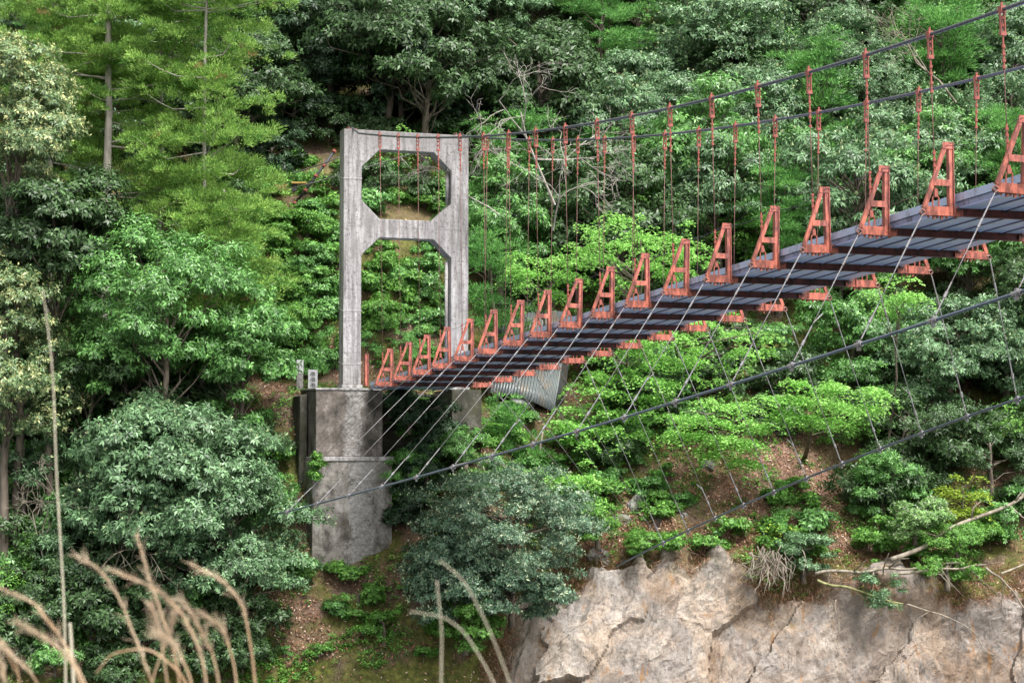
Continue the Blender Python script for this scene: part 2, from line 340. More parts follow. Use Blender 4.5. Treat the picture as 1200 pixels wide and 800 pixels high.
# ------------------------------------------------------------------ terrain (u = lateral, v = depth from the near bank; a = u/v)
VF = np.array([math.sin(YAW), math.cos(YAW), 0.]); 
near = [(-8, .5), (0, -1.65), (3, -1.75), (6, -4.2), (13, -13.8)]
PR = {
 -0.4816: [(56.1, -14.52), (58.1, -13.27), (61.1, -7.53), (65.1, -1.81), (68.1, 1.32), (70.1, 2.32), (74.1, 7.89), (77.1, 9.57), (93.1, 21.09)],
 -0.2649: [(57.1, -14.17), (59.1, -12.41), (61.6, -7.45), (65.1, -2.32), (68.1, 1.62), (70.1, 2.61), (74.1, 8.35), (77.1, 10.02), (93.1, 21.89)],
 -0.1177: [(58.1, -13.84), (60.1, -12.14), (62.3, -7.19), (64.6, -3.3), (66.7, 2.0), (69.7, 2.71), (73.3, 9.23), (75.3, 9.67), (91.1, 22.08)],
 -0.0840: [(58.1, -13.84), (60.6, -12.01), (62.3, -7.05), (64.9, -3.8), (67.6, 1.81), (69.7, 2.71), (73.3, 9.23), (75.3, 9.67), (91.1, 22.08)],
 -0.0640: [(58.6, -13.8), (60.8, -12), (62.4, -7.0), (65.1, -3.75), (68.0, 1.5), (70, 2.7), (73.5, 8.8), (75.5, 9.4), (91, 21.8)],
 -0.0353: [(59.1, -13.54), (61.1, -11.89), (63.0, -6.6), (65.5, -1.6), (68.6, 1.3), (70.6, 2.52), (74.1, 7.43), (76.1, 8.9), (91.1, 21.27)],
 -0.0200: [(59.8, -13.3), (61.8, -11.5), (63.2, -6.0), (65.9, -.2), (68.4, .9), (72.5, 1.9), (75.6, 6), (77, 8.6), (91, 21.2)],
 0.0088: [(61.1, -12.98), (63.1, -10.91), (65.1, -5.09), (67.6, -2.06), (70.1, 1.26), (74.1, 2.54), (77.1, 5.98), (79.1, 8.15), (93.1, 21.09)],
 0.0428: [(61.6, -12.85), (63.5, -10.83), (65.4, -3.63), (68.1, -0.94), (71.1, 1.38), (73.6, 2.82), (77.1, 5.98), (79.6, 8.13), (93.1, 20.29)],
 0.1145: [(62.1, -12.73), (64.1, -11.23), (66.4, -3.44), (68.3, -1.62), (70.6, 0.13), (73.1, 2.35), (77.1, 5.98), (80.1, 8.55), (93.1, 19.48)],
 0.1766: [(62.1, -12.73), (64.1, -11.23), (66.4, -4.05), (68.6, -2.58), (71.1, -0.52), (74.1, 2.36), (78.1, 5.96), (81.1, 9.39), (93.1, 19.48)],
 0.2649: [(62.1, -12.73), (64.1, -11.75), (66.6, -4.73), (69.1, -3.04), (72.1, -0.01), (75.1, 2.83), (79.1, 6.83), (82.1, 10.21), (94.1, 19.41)],
 0.4816: [(62.1, -12.73), (64.1, -11.75), (66.6, -4.73), (69.1, -2.55), (72.1, 0.46), (75.1, 3.28), (79.1, 7.71), (82.1, 11.07), (94.1, 21.01)],
}
far = [(126.1, 42.22), (166.1, 53.26)]
AK = np.array(sorted(PR)); PV = np.array([[p[0] for p in near+PR[a]+far] for a in AK]); PZ = np.array([[p[1] for p in near+PR[a]+far] for a in AK])
def profile(a):
    a = float(np.clip(a, AK[0], AK[-1]))
    return (np.array([np.interp(a, AK, PV[:, j]) for j in range(PV.shape[1])]), np.array([np.interp(a, AK, PZ[:, j]) for j in range(PV.shape[1])]))
def ground_z(P):
    d = np.asarray(P, float)-CAM; v = d@VF; u_ = d@RT
    pv, pz = profile(u_/max(v, 1.)); return float(np.interp(v, pv, pz))
def on_ground(x, y, hc=0., v0=50., v1=140.):
    """depth at which the view line through photo point (x, y) passes hc metres above the slope"""
    for v in np.arange(v0, v1, .2):
        p = at(x, y, v)
        if p[2]-ground_z(p) < hc: return v
    return v1
SEG = [4, 5, 5, 8, 6, 20, 170, 60, 46, 26, 56, 22, 50, 20, 8]
ss = np.concatenate([np.linspace(j, j+1, SEG[j], endpoint=False) for j in range(len(SEG))]+[[len(SEG)]])
acols = np.concatenate([np.linspace(-.48, -.30, 24, endpoint=False), np.linspace(-.30, .30, 640, endpoint=False), np.linspace(.30, .48, 24)])
PVa = np.stack([np.interp(acols, AK, PV[:, j]) for j in range(PV.shape[1])], 1)
PZa = np.stack([np.interp(acols, AK, PZ[:, j]) for j in range(PV.shape[1])], 1)
j0 = np.minimum(ss.astype(int), PV.shape[1]-2); fr = ss-j0
V = PVa[:, j0]*(1-fr)+PVa[:, j0+1]*fr; Z = PZa[:, j0]*(1-fr)+PZa[:, j0+1]*fr
A2 = np.repeat(acols[:, None], len(ss), 1)
vv = np.where(V < 8, 8+(V-8)*.35, V)
U = A2*np.where(V < 30, np.maximum(vv, 8)*1.0+0*V, V)
U = A2*np.maximum(V, 8)
P0 = CAM+U[..., None]*RT+V[..., None]*VF+np.stack([0*Z, 0*Z, Z], -1)
P0[..., 2] = Z
shape = P0.shape[:2]; Pf = P0.reshape(-1, 3); S2 = np.repeat(ss[None, :], len(acols), 0).reshape(-1); Af = A2.reshape(-1); Vf = V.reshape(-1)
sm = lambda x, a, b: np.clip((x-a)/(b-a), 0, 1)**2*(3-2*np.clip((x-a)/(b-a), 0, 1))
px_ = 600+Af*FPX
edge = fbm(Pf*.5, 4, 5)*.75
rock = sm(S2+edge*.5, 5.2, 5.6)*(1-sm(S2+edge*.55+fbm(Pf*1.7, 3, 8)*.25, 6.93, 7.07)+.0)*sm(px_+edge*60, 555, 620)
outc = sm(fbm(Pf*1.3, 4, 17), .02, .25)*sm(px_, 700, 735)*(1-sm(px_, 805, 835))*sm(S2, 7.0, 7.2)*(1-sm(S2, 8.2, 8.6))
rock = rock*(1-sm(S2+edge*.5, 6.74, 6.88)*sm(px_, 770, 820)*(1-sm(px_, 935, 985)))

litter = sm(px_+edge*50, 770, 840)*(1-sm(px_+edge*60, 960, 1020))*sm(S2, 7.1, 7.4)*(1-sm(S2, 9.3, 9.8))*sm(fbm(Pf*.9, 4, 31), -.45, -.1)
litter = litter*(.35+.65*sm(fbm(Pf*1.6, 4, 35), -.25, .15))
litter = np.maximum(litter, .6*sm(fbm(Pf*.8, 4, 33), .0, .3)*(S2 > 7.1)*(S2 < 12))
litter = np.maximum(litter, .35*sm(S2, 11, 11.15)*(1-sm(S2, 12, 12.2)))
moss = sm(fbm(Pf*.9, 5, 41), -.25, .15)*.9*(S2 > 6)
moss = np.maximum(moss, sm(S2+edge*.3, 6.55, 6.75)*(1-sm(S2+edge*.3, 7.25, 7.45))*sm(fbm(Pf*1.1, 3, 43), -.3, .1))
moss = np.maximum(moss, .85*sm(S2, 10, 10.2)*(1-sm(S2, 11.8, 12))*sm(fbm(Pf*.9, 3, 47), -.35, .1))
PW = Pf+np.stack([fbm(Pf*1.1, 3, 71), fbm(Pf*1.1, 3, 72), fbm(Pf*1.1, 3, 73)], 1)*.35
R3 = np.array([[.80, .36, -.48], [-.2, .92, .34], [.56, -.18, .81]])
fa, ea, oa = facets((PW@R3.T)*np.array([.36, .40, .17]), 3); fb, eb, ob = facets((PW@R3.T)*np.array([1.1, 1.3, .55]), 9)
fc, ec, oc = facets((PW@R3.T)*np.array([3.0, 3.4, 1.5]), 19)
ridge = 1-np.abs(fbm((PW@R3.T)*np.array([1.1, .5, .22]), 4, 81))*2.4; ridge2 = 1-np.abs(fbm((PW@R3.T)*np.array([2.6, 2.2, .6]), 4, 83))*2.4
dr = fa*.27+fb*.045+fc*.015+ridge*.22+ridge2*.09+fbm(Pf*.3, 4, 51)*.55+.05+fbm(Pf*4, 3, 52)*.03
ds = fbm(Pf*.45, 5, 61)*.45+fbm(Pf*2.2, 3, 65)*.12
disp = np.where(rock > 0, ds*(1-rock)+dr*rock, ds)
farw = sm(S2, 4.4, 5.2); disp = disp*farw
nearab = np.exp(-((px_-440)/90)**2)*sm(S2, 7, 7.5)*(1-sm(S2, 9.4, 10)); disp = disp*(1-.85*nearab)
lip = np.exp(-((S2-6.95)/.12)**2)*sm(px_, 800, 860)*.35
dirv = -VF*.75+np.array([0, 0, .66])
Pf = Pf+disp[:, None]*dirv+lip[:, None]*(-VF)
nc, nr = shape
idx = np.arange(nc*nr).reshape(nc, nr)
quads = np.stack([idx[:-1, :-1], idx[1:, :-1], idx[1:, 1:], idx[:-1, 1:]], -1).reshape(-1, 4)
def mesh_np(name, verts, faces, mat, attrs=None, smooth=False):
    me = bpy.data.meshes.new(name); n = len(verts); k = faces.shape[1]; f = len(faces)
    me.vertices.add(n); me.vertices.foreach_set('co', np.ascontiguousarray(verts, np.float32).ravel())
    me.loops.add(f*k); me.loops.foreach_set('vertex_index', np.ascontiguousarray(faces, np.int32).ravel())
    me.polygons.add(f); me.polygons.foreach_set('loop_start', np.arange(0, f*k, k, dtype=np.int32))
    if not isinstance(smooth, bool): me.polygons.foreach_set('use_smooth', np.ascontiguousarray(smooth, bool))
    elif smooth: me.polygons.foreach_set('use_smooth', np.ones(f, bool))
    for key, (dom, arr) in (attrs or {}).items():
        a = me.attributes.new(key, 'FLOAT', dom); a.data.foreach_set('value', np.ascontiguousarray(arr, np.float32))
    me.materials.append(mat); me.update(calc_edges=True); return me
terr = link('hillside', mesh_np('hillside', Pf, quads, M['ground'], {'rock': ('POINT', rock), 'litter': ('POINT', np.clip(litter, 0, 1)), 'moss': ('POINT', np.clip(moss, 0, 1)), 'slab': ('POINT', oa*.58+ob*.30+oc*.12)}, rock[quads[:, 0]] < .5))
tag(terr, kind='structure', label='steep rocky river bank and wooded slope with leaf litter and moss')
TP, TS, TX = Pf, S2, px_
# wide outer land so nothing ends at the sides, and the river
mb = MB(); o4 = lambda u_, v_, z_: CAM*[1, 1, 0]+u_*RT+v_*VF+np.array([0, 0, z_])
mb.add([o4(-260, -60, -14.6), o4(260, -60, -14.6), o4(260, 300, -14.6), o4(-260, 300, -14.6)], [(0, 1, 2, 3)])
tag(mb.build('river_bed', M['ground']), kind='structure')
mb = MB(); mb.add([o4(-120, 10, -12.9), o4(120, 10, -12.9), o4(120, 66, -12.9), o4(-120, 66, -12.9)], [(0, 1, 2, 3)])
tag(mb.build('water', M['water']), kind='structure')
def ground_hit(x, y):
    """point of the displaced slope seen at photo point (x, y)"""
    v = on_ground(x, y, 0.05); return at(x, y, v)

# ------------------------------------------------------------------ foliage
RNG = np.random.default_rng(7)
def leaf_arrays(P, D, Nn, L, Wd, fold=.12):
    D = nrm(D); S = nrm(np.cross(D, Nn)); Nn = np.cross(S, D); L = np.broadcast_to(L, (len(P),))[:, None]; Wd = np.broadcast_to(Wd, (len(P),))[:, None]
    mid = P+D*L*.48+Nn*L*fold
    return np.stack([P, mid+S*Wd/2, P+D*L-Nn*L*fold*.3, mid-S*Wd/2], 1).reshape(-1, 3)
def leaves_mesh(name, parts, mat, origin):
    vs = np.concatenate([p[0] for p in parts]); t = np.concatenate([p[1] for p in parts])
    f = np.arange(len(vs)).reshape(-1, 4)
    return mesh_np(name, vs-np.array(origin), f, mat, {'tint': ('FACE', t)})
def rdirs(n, rng):
    return nrm(rng.normal(size=(n, 3)))
def whorls(P, D, rng, n=6, L=.15, Wd=.05, droop=.5, spread=.35, tipfrac=0., lvar=.25, base=.5):
    """n leaves in a whorl round each twig tip"""
    k = len(P); ref = np.where(np.abs(D[:, 2:3]) < .9, np.array([[0, 0, 1.]]), np.array([[1., 0, 0]]))
    a = nrm(np.cross(D, ref)); b = np.cross(D, a); ph = rng.uniform(0, 6.28, k)
    out = []; tw = np.clip(rng.normal(base, .18, k), 0, .84)
    for i in range(n):
        ang = ph+6.283*i/n+rng.normal(0, .25, k)
        rad = np.cos(ang)[:, None]*a+np.sin(ang)[:, None]*b
        dd = nrm(rad+D*rng.uniform(.1, .7, (k, 1))-np.array([0, 0, 1.])*droop*rng.uniform(.5, 1.4, (k, 1)))
        l = L*rng.uniform(1-lvar, 1+lvar, k)
        out.append((leaf_arrays(P+rad*spread*L*.3-D*rng.uniform(0, .13, (k, 1)), dd, D+rng.normal(0, .15, (k, 3)), l, Wd*l/L), np.clip(tw+rng.normal(0, .07, k), 0, .84)))
    if tipfrac > 0:
        m_ = rng.random(k) < tipfrac; q = m_.sum()
        for i in range(3):
            dd = nrm(D[m_]+rng.normal(0, .35, (q, 3))+np.array([0, 0, .3]))
            out.append((leaf_arrays(P[m_], dd, rdirs(q, rng), L*.75, Wd*.9), np.full(q, 1.)))
    return out
def crown_clumps(c, R, rng, ncl, inner=.4, low=-.85):
    ncl = int(ncl*1.45); d = rdirs(ncl*3, rng); d = d[d[:, 2] > low][:ncl]
    rad = rng.uniform(inner, 1., len(d))**.6*rng.uniform(.80, 1.12, len(d))*(1+.32*fbm(d*1.6+rng.uniform(0, 90), 2, int(rng.integers(99))))
    return c+d*rad[:, None]*np.array(R), d
def broadleaf(c, R, rng, ncl=34, wpc=60, csize=None, low=-.85, **kw):
    cc, cdir = crown_clumps(c, R, rng, ncl, low=low)
    mr = csize or max(.42, .30*float(np.mean(R)))
    out = []; P = []; D = []
    for p, d in zip(cc, cdir):
        r = mr*rng.uniform(.5, 1.3); n = int(wpc*(r/mr)**2)
        q = rdirs(n*2, rng); q = q[q[:, 2] > -.35][:n]
        rr = r*rng.uniform(.45, 1.05, (len(q), 1))
        P.append(p+q*rr*np.array([1.15, 1.15, .62])); D.append(nrm(q*np.array([1, 1, .8])+d*.35+np.array([0, 0, .35])+rng.normal(0, .2, q.shape)))
    P = np.concatenate(P); D = np.concatenate(D)
    kw['n'] = int(rng.integers(5, 9)); f_ = rng.uniform(.78, 1.12); kw['L'] = kw.get('L', .15)*f_; kw['Wd'] = kw.get('Wd', .05)*f_*rng.uniform(.85, 1.2); kw['droop'] = kw.get('droop', .5)*rng.uniform(.5, 1.4)
    return whorls(P, D, rng, **kw), cc
def mapleleaf(c, R, rng, npad=40, lpp=170, pad=(.28, .80), L=.095, lobes=3):
    npad = int(npad*1.45); d = rdirs(npad, rng); cc = c+d*(rng.uniform(.1, 1, (npad, 1))**.45)*np.array(R)
    cc[:, 2] = c[2]+np.round((cc[:, 2]-c[2]+.12*cc[:, 0])/.60)*.60-.12*cc[:, 0]+rng.normal(0, .04, npad)
    P = []; NN = []; DD = []
    for p in cc:
        r = rng.uniform(*pad); n = int(lpp*r*r/.42*rng.uniform(.35, .95))
        th = rng.uniform(0, 6.28); el = rng.uniform(.4, .9); tx, ty = rng.normal(0, .16, 2)
        a = rng.uniform(0, 6.28, n); rad = rng.random(n)**.6*(1+.25*np.sin(a*5+rng.uniform(0, 6)))
        x = rad*np.cos(a)*r; y = rad*np.sin(a)*r*el
        y = y+.07*np.sin(x*14+rng.uniform(0, 6))
        X = x*math.cos(th)-y*math.sin(th); Y = x*math.sin(th)+y*math.cos(th)
        z = -.5*rad**2*r+tx*X+ty*Y+rng.normal(0, .045, n)
        P.append(p+np.stack([X, Y, z], 1)); DD.append(np.stack([np.cos(a+th)+rng.normal(0, .5, n), np.sin(a+th)+rng.normal(0, .5, n), rng.normal(-.4, .25, n)], 1))
        NN.append(np.stack([rng.normal(0, .42, n), rng.normal(0, .42, n), np.ones(n)], 1))
    P = np.concatenate(P); DD = nrm(np.concatenate(DD)); NN = nrm(np.concatenate(NN)); k = len(P)
    S = nrm(np.cross(DD, NN)); t = np.clip(rng.normal(.45, .2, k), 0, .84); out = []
    for i in range(lobes):
        an = (i-(lobes-1)/2)*.85
        out.append((leaf_arrays(P, DD*math.cos(an)+S*math.sin(an), NN, L*(1 if abs(an) < .3 else .8)*rng.uniform(.8, 1.25, k), L*.45, .05), t))
    return out, cc[::2]
def tufts(C, D, rng, n=60, r=.3, L=.16, Wd=.022, droop=0., flat=.75, brown=.03):
    """needle sprays: n blades fanning out of each twig end"""
    k = len(C); q = rdirs(k*n, rng); q[:, 2] = np.where(q[:, 2] < -.3, -q[:, 2], q[:, 2])
    c = np.repeat(C, n, 0); d = np.repeat(D, n, 0); rr = np.repeat(r*rng.uniform(.7, 1.3, k), n)[:, None]
    P = c+q*rr*rng.uniform(.15, 1., (k*n, 1))*np.array([1, 1, flat])
    dd = nrm(q*.8+d*.75+rng.normal(0, .3, q.shape)-np.array([0, 0, droop]))
    t = np.clip(np.repeat(rng.normal(.45, .2, k), n)+rng.normal(0, .1, k*n), 0, .9)
    t = np.where(np.repeat(rng.random(k) < brown, n), 1., t)
    return [(leaf_arrays(P, dd, rdirs(k*n, rng), L*rng.uniform(.7, 1.3, k*n), Wd, .05), t)]
def bend(a, b, rng, n=5, j=.08, sag=0.):
    a = np.array(a, float); b = np.array(b, float); t = np.linspace(0, 1, n)[:, None]; l = np.linalg.norm(b-a)
    p = a+(b-a)*t; o = np.zeros_like(p); o[1:-1] = rng.normal(0, j*l, (n-2, 3))*[1, 1, .5]
    return p+o+np.array([0, 0, 1.])*(sag*l*np.sin(np.pi*t))
def make_trunk(mb, base, top, targets, rng, r0=.16, limb=.035, n=7, start=.35):
    pts = bend(base, top, rng, 7, .012); rr = np.linspace(r0, r0*.25, 7); mb.tube(pts, rr, n)
    for t in targets:
        # leave the trunk below the clump and rise towards it
        h = np.clip((t[2]-base[2])/(max(top[2]-base[2], .1))-.22, start*.5, .92)
        s = pts[0]+(pts[-1]-pts[0])*h; i = h*6; i0 = int(min(i, 5)); s = pts[i0]*(1-(i-i0))+pts[i0+1]*(i-i0)
        l = np.linalg.norm(t-s); r1 = min(limb*(.6+.25*l), r0*.6)
        mb.tube(bend(s, t, rng, 5, .06, .03), np.linspace(r1, .008, 5), 4, cap=False)
NT = 0
def tree(kind, px, py, w, h, label, cat='tree', v=None, hc=3., mat=None, seed=None, ncl=None, wpc=None, name=None, trunk=True,
         topfrac=.3, bark='bark', depth=None, back=0., **kw):
    """crown centred on photo point (px, py), w x h photo pixels, at depth v (or where the slope is hc below)"""
    global NT; NT += 1
    rng = np.random.default_rng(seed if seed is not None else 100+NT)
    if v is None: v = on_ground(px, py, hc)
    c = at(px, py, v); gz = ground_z(c)
    rx = w/2/FPX*v; rz = h/2/FPX*v; ry = depth or min(rx, 2.8)
    cb = c+VF*back; gz = ground_z(cb); base = np.array([cb[0], cb[1], gz-.15])
    if base[2] > c[2]: base[2] = c[2]-rz
    if cat in ('shrub', 'sapling', 'ivy', 'creeper', 'bush'): base[2] = max(base[2], c[2]-rz*.95-.15)
    th = YAW
    if kind == 'maple': parts, cc = mapleleaf(np.zeros(3), (rx, ry, rz), rng, **({'npad': ncl} if ncl else {}), **({'lpp': wpc} if wpc else {}), **kw); mt = mat or 'maple'
    elif kind == 'conifer': parts, cc = conifer_crown(rx, ry, rz, rng, ncl or 34, wpc or 60, **kw); mt = mat or 'conifer'
    else: parts, cc = broadleaf(np.zeros(3), (rx, ry, rz), rng, ncl or max(14, int(rx*rz*4.6)), wpc or 60, **kw); mt = mat or 'greygreen'
    # crown is built in its own frame: x across the view, y along it
    Rm = np.array([[math.cos(th), -math.sin(th), 0], [math.sin(th), math.cos(th), 0], [0, 0, 1.]]).T
    Rm = np.stack([RT, VF, [0, 0, 1.]], 0)
    parts = [(p[0]@Rm+c, p[1]) for p in parts]; cc = cc@Rm+c
    e = empty(name or {'maple': 'maple_tree', 'conifer': 'conifer_tree'}.get(kind, 'broadleaf_tree'), base, label, cat, kw.get('group'))
    link('crown', leaves_mesh('crown', parts, M[mt], base), e)
    if trunk:
        mb = MB(); top = c+np.array([0, 0, rz*topfrac])
        make_trunk(mb, base, top, cc[::3] if len(cc) > 20 else cc[::2], rng, r0=(.07+.035*max(rx, rz))*(.6 if kind == 'maple' else 1))
        link('trunk', mb.mesh('trunk', M[bark], base, True), e)
    return e
def conifer_crown(rx, ry, rz, rng, nb, nt_, tr=.26, L=.17, Wd=.026, droop=0., flat=.72, brown=.012, taper=.25, blades=34, updir=.45, cl=.62):
    """branches carrying rounded cushions of needle tufts"""
    C = []; D = []; cc = []; per = max(6, int(nt_/nb*.62))
    for i in range(nb):
        z = rng.uniform(-1, 1)*rz; az = rng.uniform(0, 6.283); l = (1-taper*(z/rz*.5+.5))*rng.uniform(.5, 1.08)
        tip = np.array([math.cos(az)*rx*l, math.sin(az)*ry*l, z]); cc.append(tip*np.array([.95, .95, 1]))
        for f in (1., .68, .38):
            if f < .5 and rng.random() < .4: continue
            q = rdirs(per, rng); q[:, 2] = np.abs(q[:, 2])*1.25-.35; r_ = cl*rng.uniform(.6, 1.2)
            c0 = tip*np.array([f, f, 1])+rng.normal(0, .12, 3)+np.array([0, 0, -.25*(1-f)])
            C.append(c0+q*r_*rng.uniform(.55, 1, (per, 1))*np.array([1.25, 1.25, .62]))
            D.append(nrm(q*.7+np.array([math.cos(az)*.45, math.sin(az)*.45, updir])))
    C = np.concatenate(C); D = nrm(np.concatenate(D))
    return tufts(C, D, rng, blades, tr, L, Wd, droop, flat, brown), np.array(cc)

# ------------------------------------------------------------------ concrete tower and abutments
def extr(mb, poly, y0, y1, hole=None):
    n = len(poly)
    mb.add([(x, y0, z) for x, z in poly]+[(x, y1, z) for x, z in poly], [tuple(range(n)), tuple(range(n, 2*n))[::-1]]+[(i, i+n, (i+1) % n+n, (i+1) % n) for i in range(n)])
tower = empty('bridge_tower', (0, 0, 2.25), 'tall weathered concrete H frame tower with an octagonal opening at the far bridge end', 'bridge tower')
Y0, Y1 = -.2, .38; TO = (0, 0, 2.25)
mb = MB()
def solid(faces2d):
    vid = {}; vs = []
    def g(p):
        k = (round(p[0], 4), round(p[1], 4))
        if k not in vid: vid[k] = len(vs); vs.append(k)
        return vid[k]
    fs = [[g(p) for p in f] for f in faces2d]; ed = {}
    for f in fs:
        for i in range(len(f)): ed[(f[i], f[(i+1) % len(f)])] = 1
    n = len(vs); F_ = [tuple(f) for f in fs]+[tuple(i+n for i in f)[::-1] for f in fs]
    F_ += [(b, a, a+n, b+n) for (a, b) in ed if (b, a) not in ed]
    mb.add([(x, Y0, z) for x, z in vs]+[(x, Y1, z) for x, z in vs], F_)
w_, zb, z1, z2, z3, z4, z5, z6, zt = 2.23, 2.25, 6.67, 7.28, 7.92, 8.54, 9.68, 10.30, 10.95
i_, c_ = 1.60, .965
solid([[(-w_, zb), (-i_, zb), (-i_, z1), (-w_, z1)], [(i_, zb), (w_, zb), (w_, z1), (i_, z1)],
 [(-w_, z1), (-i_, z1), (-c_, z2), (-c_, z3), (-i_, z4), (-w_, z4)], [(w_, z1), (w_, z4), (i_, z4), (c_, z3), (c_, z2), (i_, z1)],
 [(-c_, z2), (c_, z2), (c_, z3), (-c_, z3)], [(-w_, z4), (-i_, z4), (-i_, z5), (-w_, z5)], [(i_, z4), (w_, z4), (w_, z5), (i_, z5)],
 [(-w_, z5), (-i_, z5), (-c_, z6), (-c_, zt), (-w_, zt)], [(w_, z5), (w_, zt), (c_, zt), (c_, z6), (i_, z5)], [(-c_, z6), (c_, z6), (c_, zt), (-c_, zt)]])
mb.build('frame', M['concrete'], tower, TO, bevel=.02)
mb = MB(); mb.tube([(1.50, .02, 2.3), (1.50, .02, 6.55)], .06, 10); mb.tube([(1.52, .02, 8.56), (1.52, .02, 9.6)], .06, 10)
mb.build('drain_pipe', M['concrete'], tower, TO, True)
for sx in (-1.92, 1.92):
    mb = MB(); mb.box(sx-.16, sx+.16, -.17, .3, 10.955, 10.985); mb.tube([(sx-.1, -.15+.12*k, 10.99+.05*math.sin(k*.8)) for k in range(4)], .03)
    mb.build('cable_saddle', M['rod'], tower, TO)
for z in (4.75, 9.25, 2.95):
    mb = MB(); mb.tube([(-2.245, .39, z+.12), (-2.245, -.215, z), (-1.585, -.215, z+.02)], .008, 6)
    mb.build('wire_band', M['wirewhite'], tower, TO)

ab = empty('bridge_abutment', (-2.0, .6, -4.2), 'tall dark lichen covered concrete pier stepping out below the left tower leg', 'abutment')
AO = (-2, .6, -4.2)
def blockmesh(rows, y1):
    mb = MB()
    for (x0, x1, yf, z0, z1) in rows: mb.box(x0, x1, yf, y1, z0, z1)
    return mb
blockmesh([(-3.36, -.60, -.62, -7.4, -.32)], 1.8).build('lower_pier', M['pierlower'], ab, AO, bevel=.03)
blockmesh([(-3.2, -.88, -.40, -.17, 2.06)], 1.8).build('upper_pier', M['pierupper'], ab, AO, bevel=.03)
blockmesh([(-3.23, -.84, -.43, 2.06, 2.13)], 1.8).build('pier_cap', M['concrete'], ab, AO, bevel=.01)
blockmesh([(-3.3, -.56, -.66, -.32, -.17)], 1.2).build('ledge', M['runoff'], ab, AO, bevel=.02)
MB().box(-2.27, -1.55, -.25, .45, 2.13, 2.25).build('leg_footing', M['concrete'], ab, AO, bevel=.02)
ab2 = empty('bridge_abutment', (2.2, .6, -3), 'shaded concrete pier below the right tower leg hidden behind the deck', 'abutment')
blockmesh([(1.62, 2.7, -.25, -7, 2.12)], 1.8).build('pier', M['darkwall'], ab2, (2.2, .6, -3), bevel=.03)  # pier darkened by the shade held in this concrete colour
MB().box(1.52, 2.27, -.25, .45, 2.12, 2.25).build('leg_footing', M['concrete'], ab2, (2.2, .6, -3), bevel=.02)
ab3 = empty('dark_wall', (.3, 1.6, -3), 'added dark wall standing in for the shade between the two bridge piers', 'wall')
blockmesh([(-.86, 1.6, .9, -7.0, 2.0)], 1.6).build('shade_backing', M['darkwall'], ab3, (.3, 1.6, -3), bevel=.03)  # added wall filling the void; its near black colour is painted shade
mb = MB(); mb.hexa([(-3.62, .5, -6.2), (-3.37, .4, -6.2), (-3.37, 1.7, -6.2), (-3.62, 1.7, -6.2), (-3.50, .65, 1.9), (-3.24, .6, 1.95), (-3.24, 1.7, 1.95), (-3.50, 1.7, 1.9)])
tag(mb.build('dark_wall', M['darkwall'], None, bevel=.04), 'narrow mossy retaining wall against the left side of the lichen covered pier', 'wall')  # besides moss, the dark tone paints the narrow shadow strip beside the pier

# two little posts left of the tower
p = onp = at(351.5, 452, 67.7); mb = MB(); x, y, z = p
post = empty('boundary_post', (x, y, z-.15), 'grey concrete post with a white painted top beside the bridge tower', 'post', rz=-YAW)
MB().box(-.11, .11, -.1, .1, -.2, .58).build('post', M['concrete'], post, bevel=.015)
MB().box(-.115, .115, -.105, .105, .58, 1.05).build('painted_top', M['whitepaint'], post, bevel=.015)
x, y, z = at(366.5, 452, 67.5)
st = empty('name_stone', (x, y, z-.1), 'short white stone plaque with faded dark brush characters left of the tower', 'plaque', rz=-YAW+.1)
MB().box(-.165, .165, -.09, .09, -.1, .66).build('slab', M['whitepaint'], st, bevel=.012)
mb = MB()
def stroke(x0, z0, x1, z1, w=.022): mb.bar((x0, -.094, z0), (x1, -.094, z1), .006, w, (0, 0, 1) if abs(x1-x0) > abs(z1-z0) else (1, 0, 0))
for cz in (.50, .31, .12):
    stroke(-.06, cz+.06, .08, cz+.055); stroke(.01, cz+.08, 0, cz-.06); stroke(-.07, cz, .07, cz+.005); stroke(-.05, cz-.06, .08, cz-.05)
    stroke(-.05, cz+.03, -.085, cz-.05); stroke(.06, cz+.03, .085, cz-.04)
mb.build('inscription', M['black'], st)

# ------------------------------------------------------------------ the suspension bridge
KY = lambda k: -(3.33474+2.06261*k)
KZ = lambda k: 2.10574+.10902*k+.00043*k*k-3e-5*k**3
CZ = lambda k: 10.25549-.36569*k+.00846*k*k+6e-5*k**3
CX = lambda k: 1.795+.12*math.exp(-(k+1.6)/2.)
K1 = 22
bridge = empty('suspension_bridge', (0, 0, 2.1), 'rusty red and blue grey steel footbridge hanging on cables and rising to the right', 'suspension bridge')
BO = (0, 0, 2.1)
def bpart(mb, name, mat, smooth=False, bevel=0, parent=None): return mb.build(name, M[mat], parent or bridge, BO if parent is None or parent is bridge else (0, 0, 0), smooth, bevel)
# -- master meshes (own origin at the end of the floor beam level)
def beam_mesh():
    mb = MB(); mb.box(-1.42, 1.42, -.045, .045, .085, .10); mb.box(-1.42, 1.42, -.045, .045, -.03, -.015); mb.box(-1.42, 1.42, -.008, .012, -.015, .085)
    mb.box(-1.95, -1.42, -.03, .03, -.02, .0); mb.box(1.42, 1.95, -.03, .03, -.02, 0)
    return mb.mesh('floor_beam', M['beam'])
def base_mesh(s, x0, x1):
    mb = MB()
    a, b = (x0, x1) if s < 0 else (x0, x1)
    mb.box(a, b, -.052, -.040, -.035, .115); mb.box(a, b, -.040, .045, .103, .115); mb.box(a, b, -.040, .045, -.035, -.024)
    for x in np.linspace(a+.12, b-.12, 4):
        mb.box(x-.013, x+.013, -.02, .01, -.075, -.035)
    for x in (a+.22, a+.36): mb.box(x-.018, x+.018, -.03, .02, -.09, -.035)
    return mb.mesh('base_plate', M['red'])
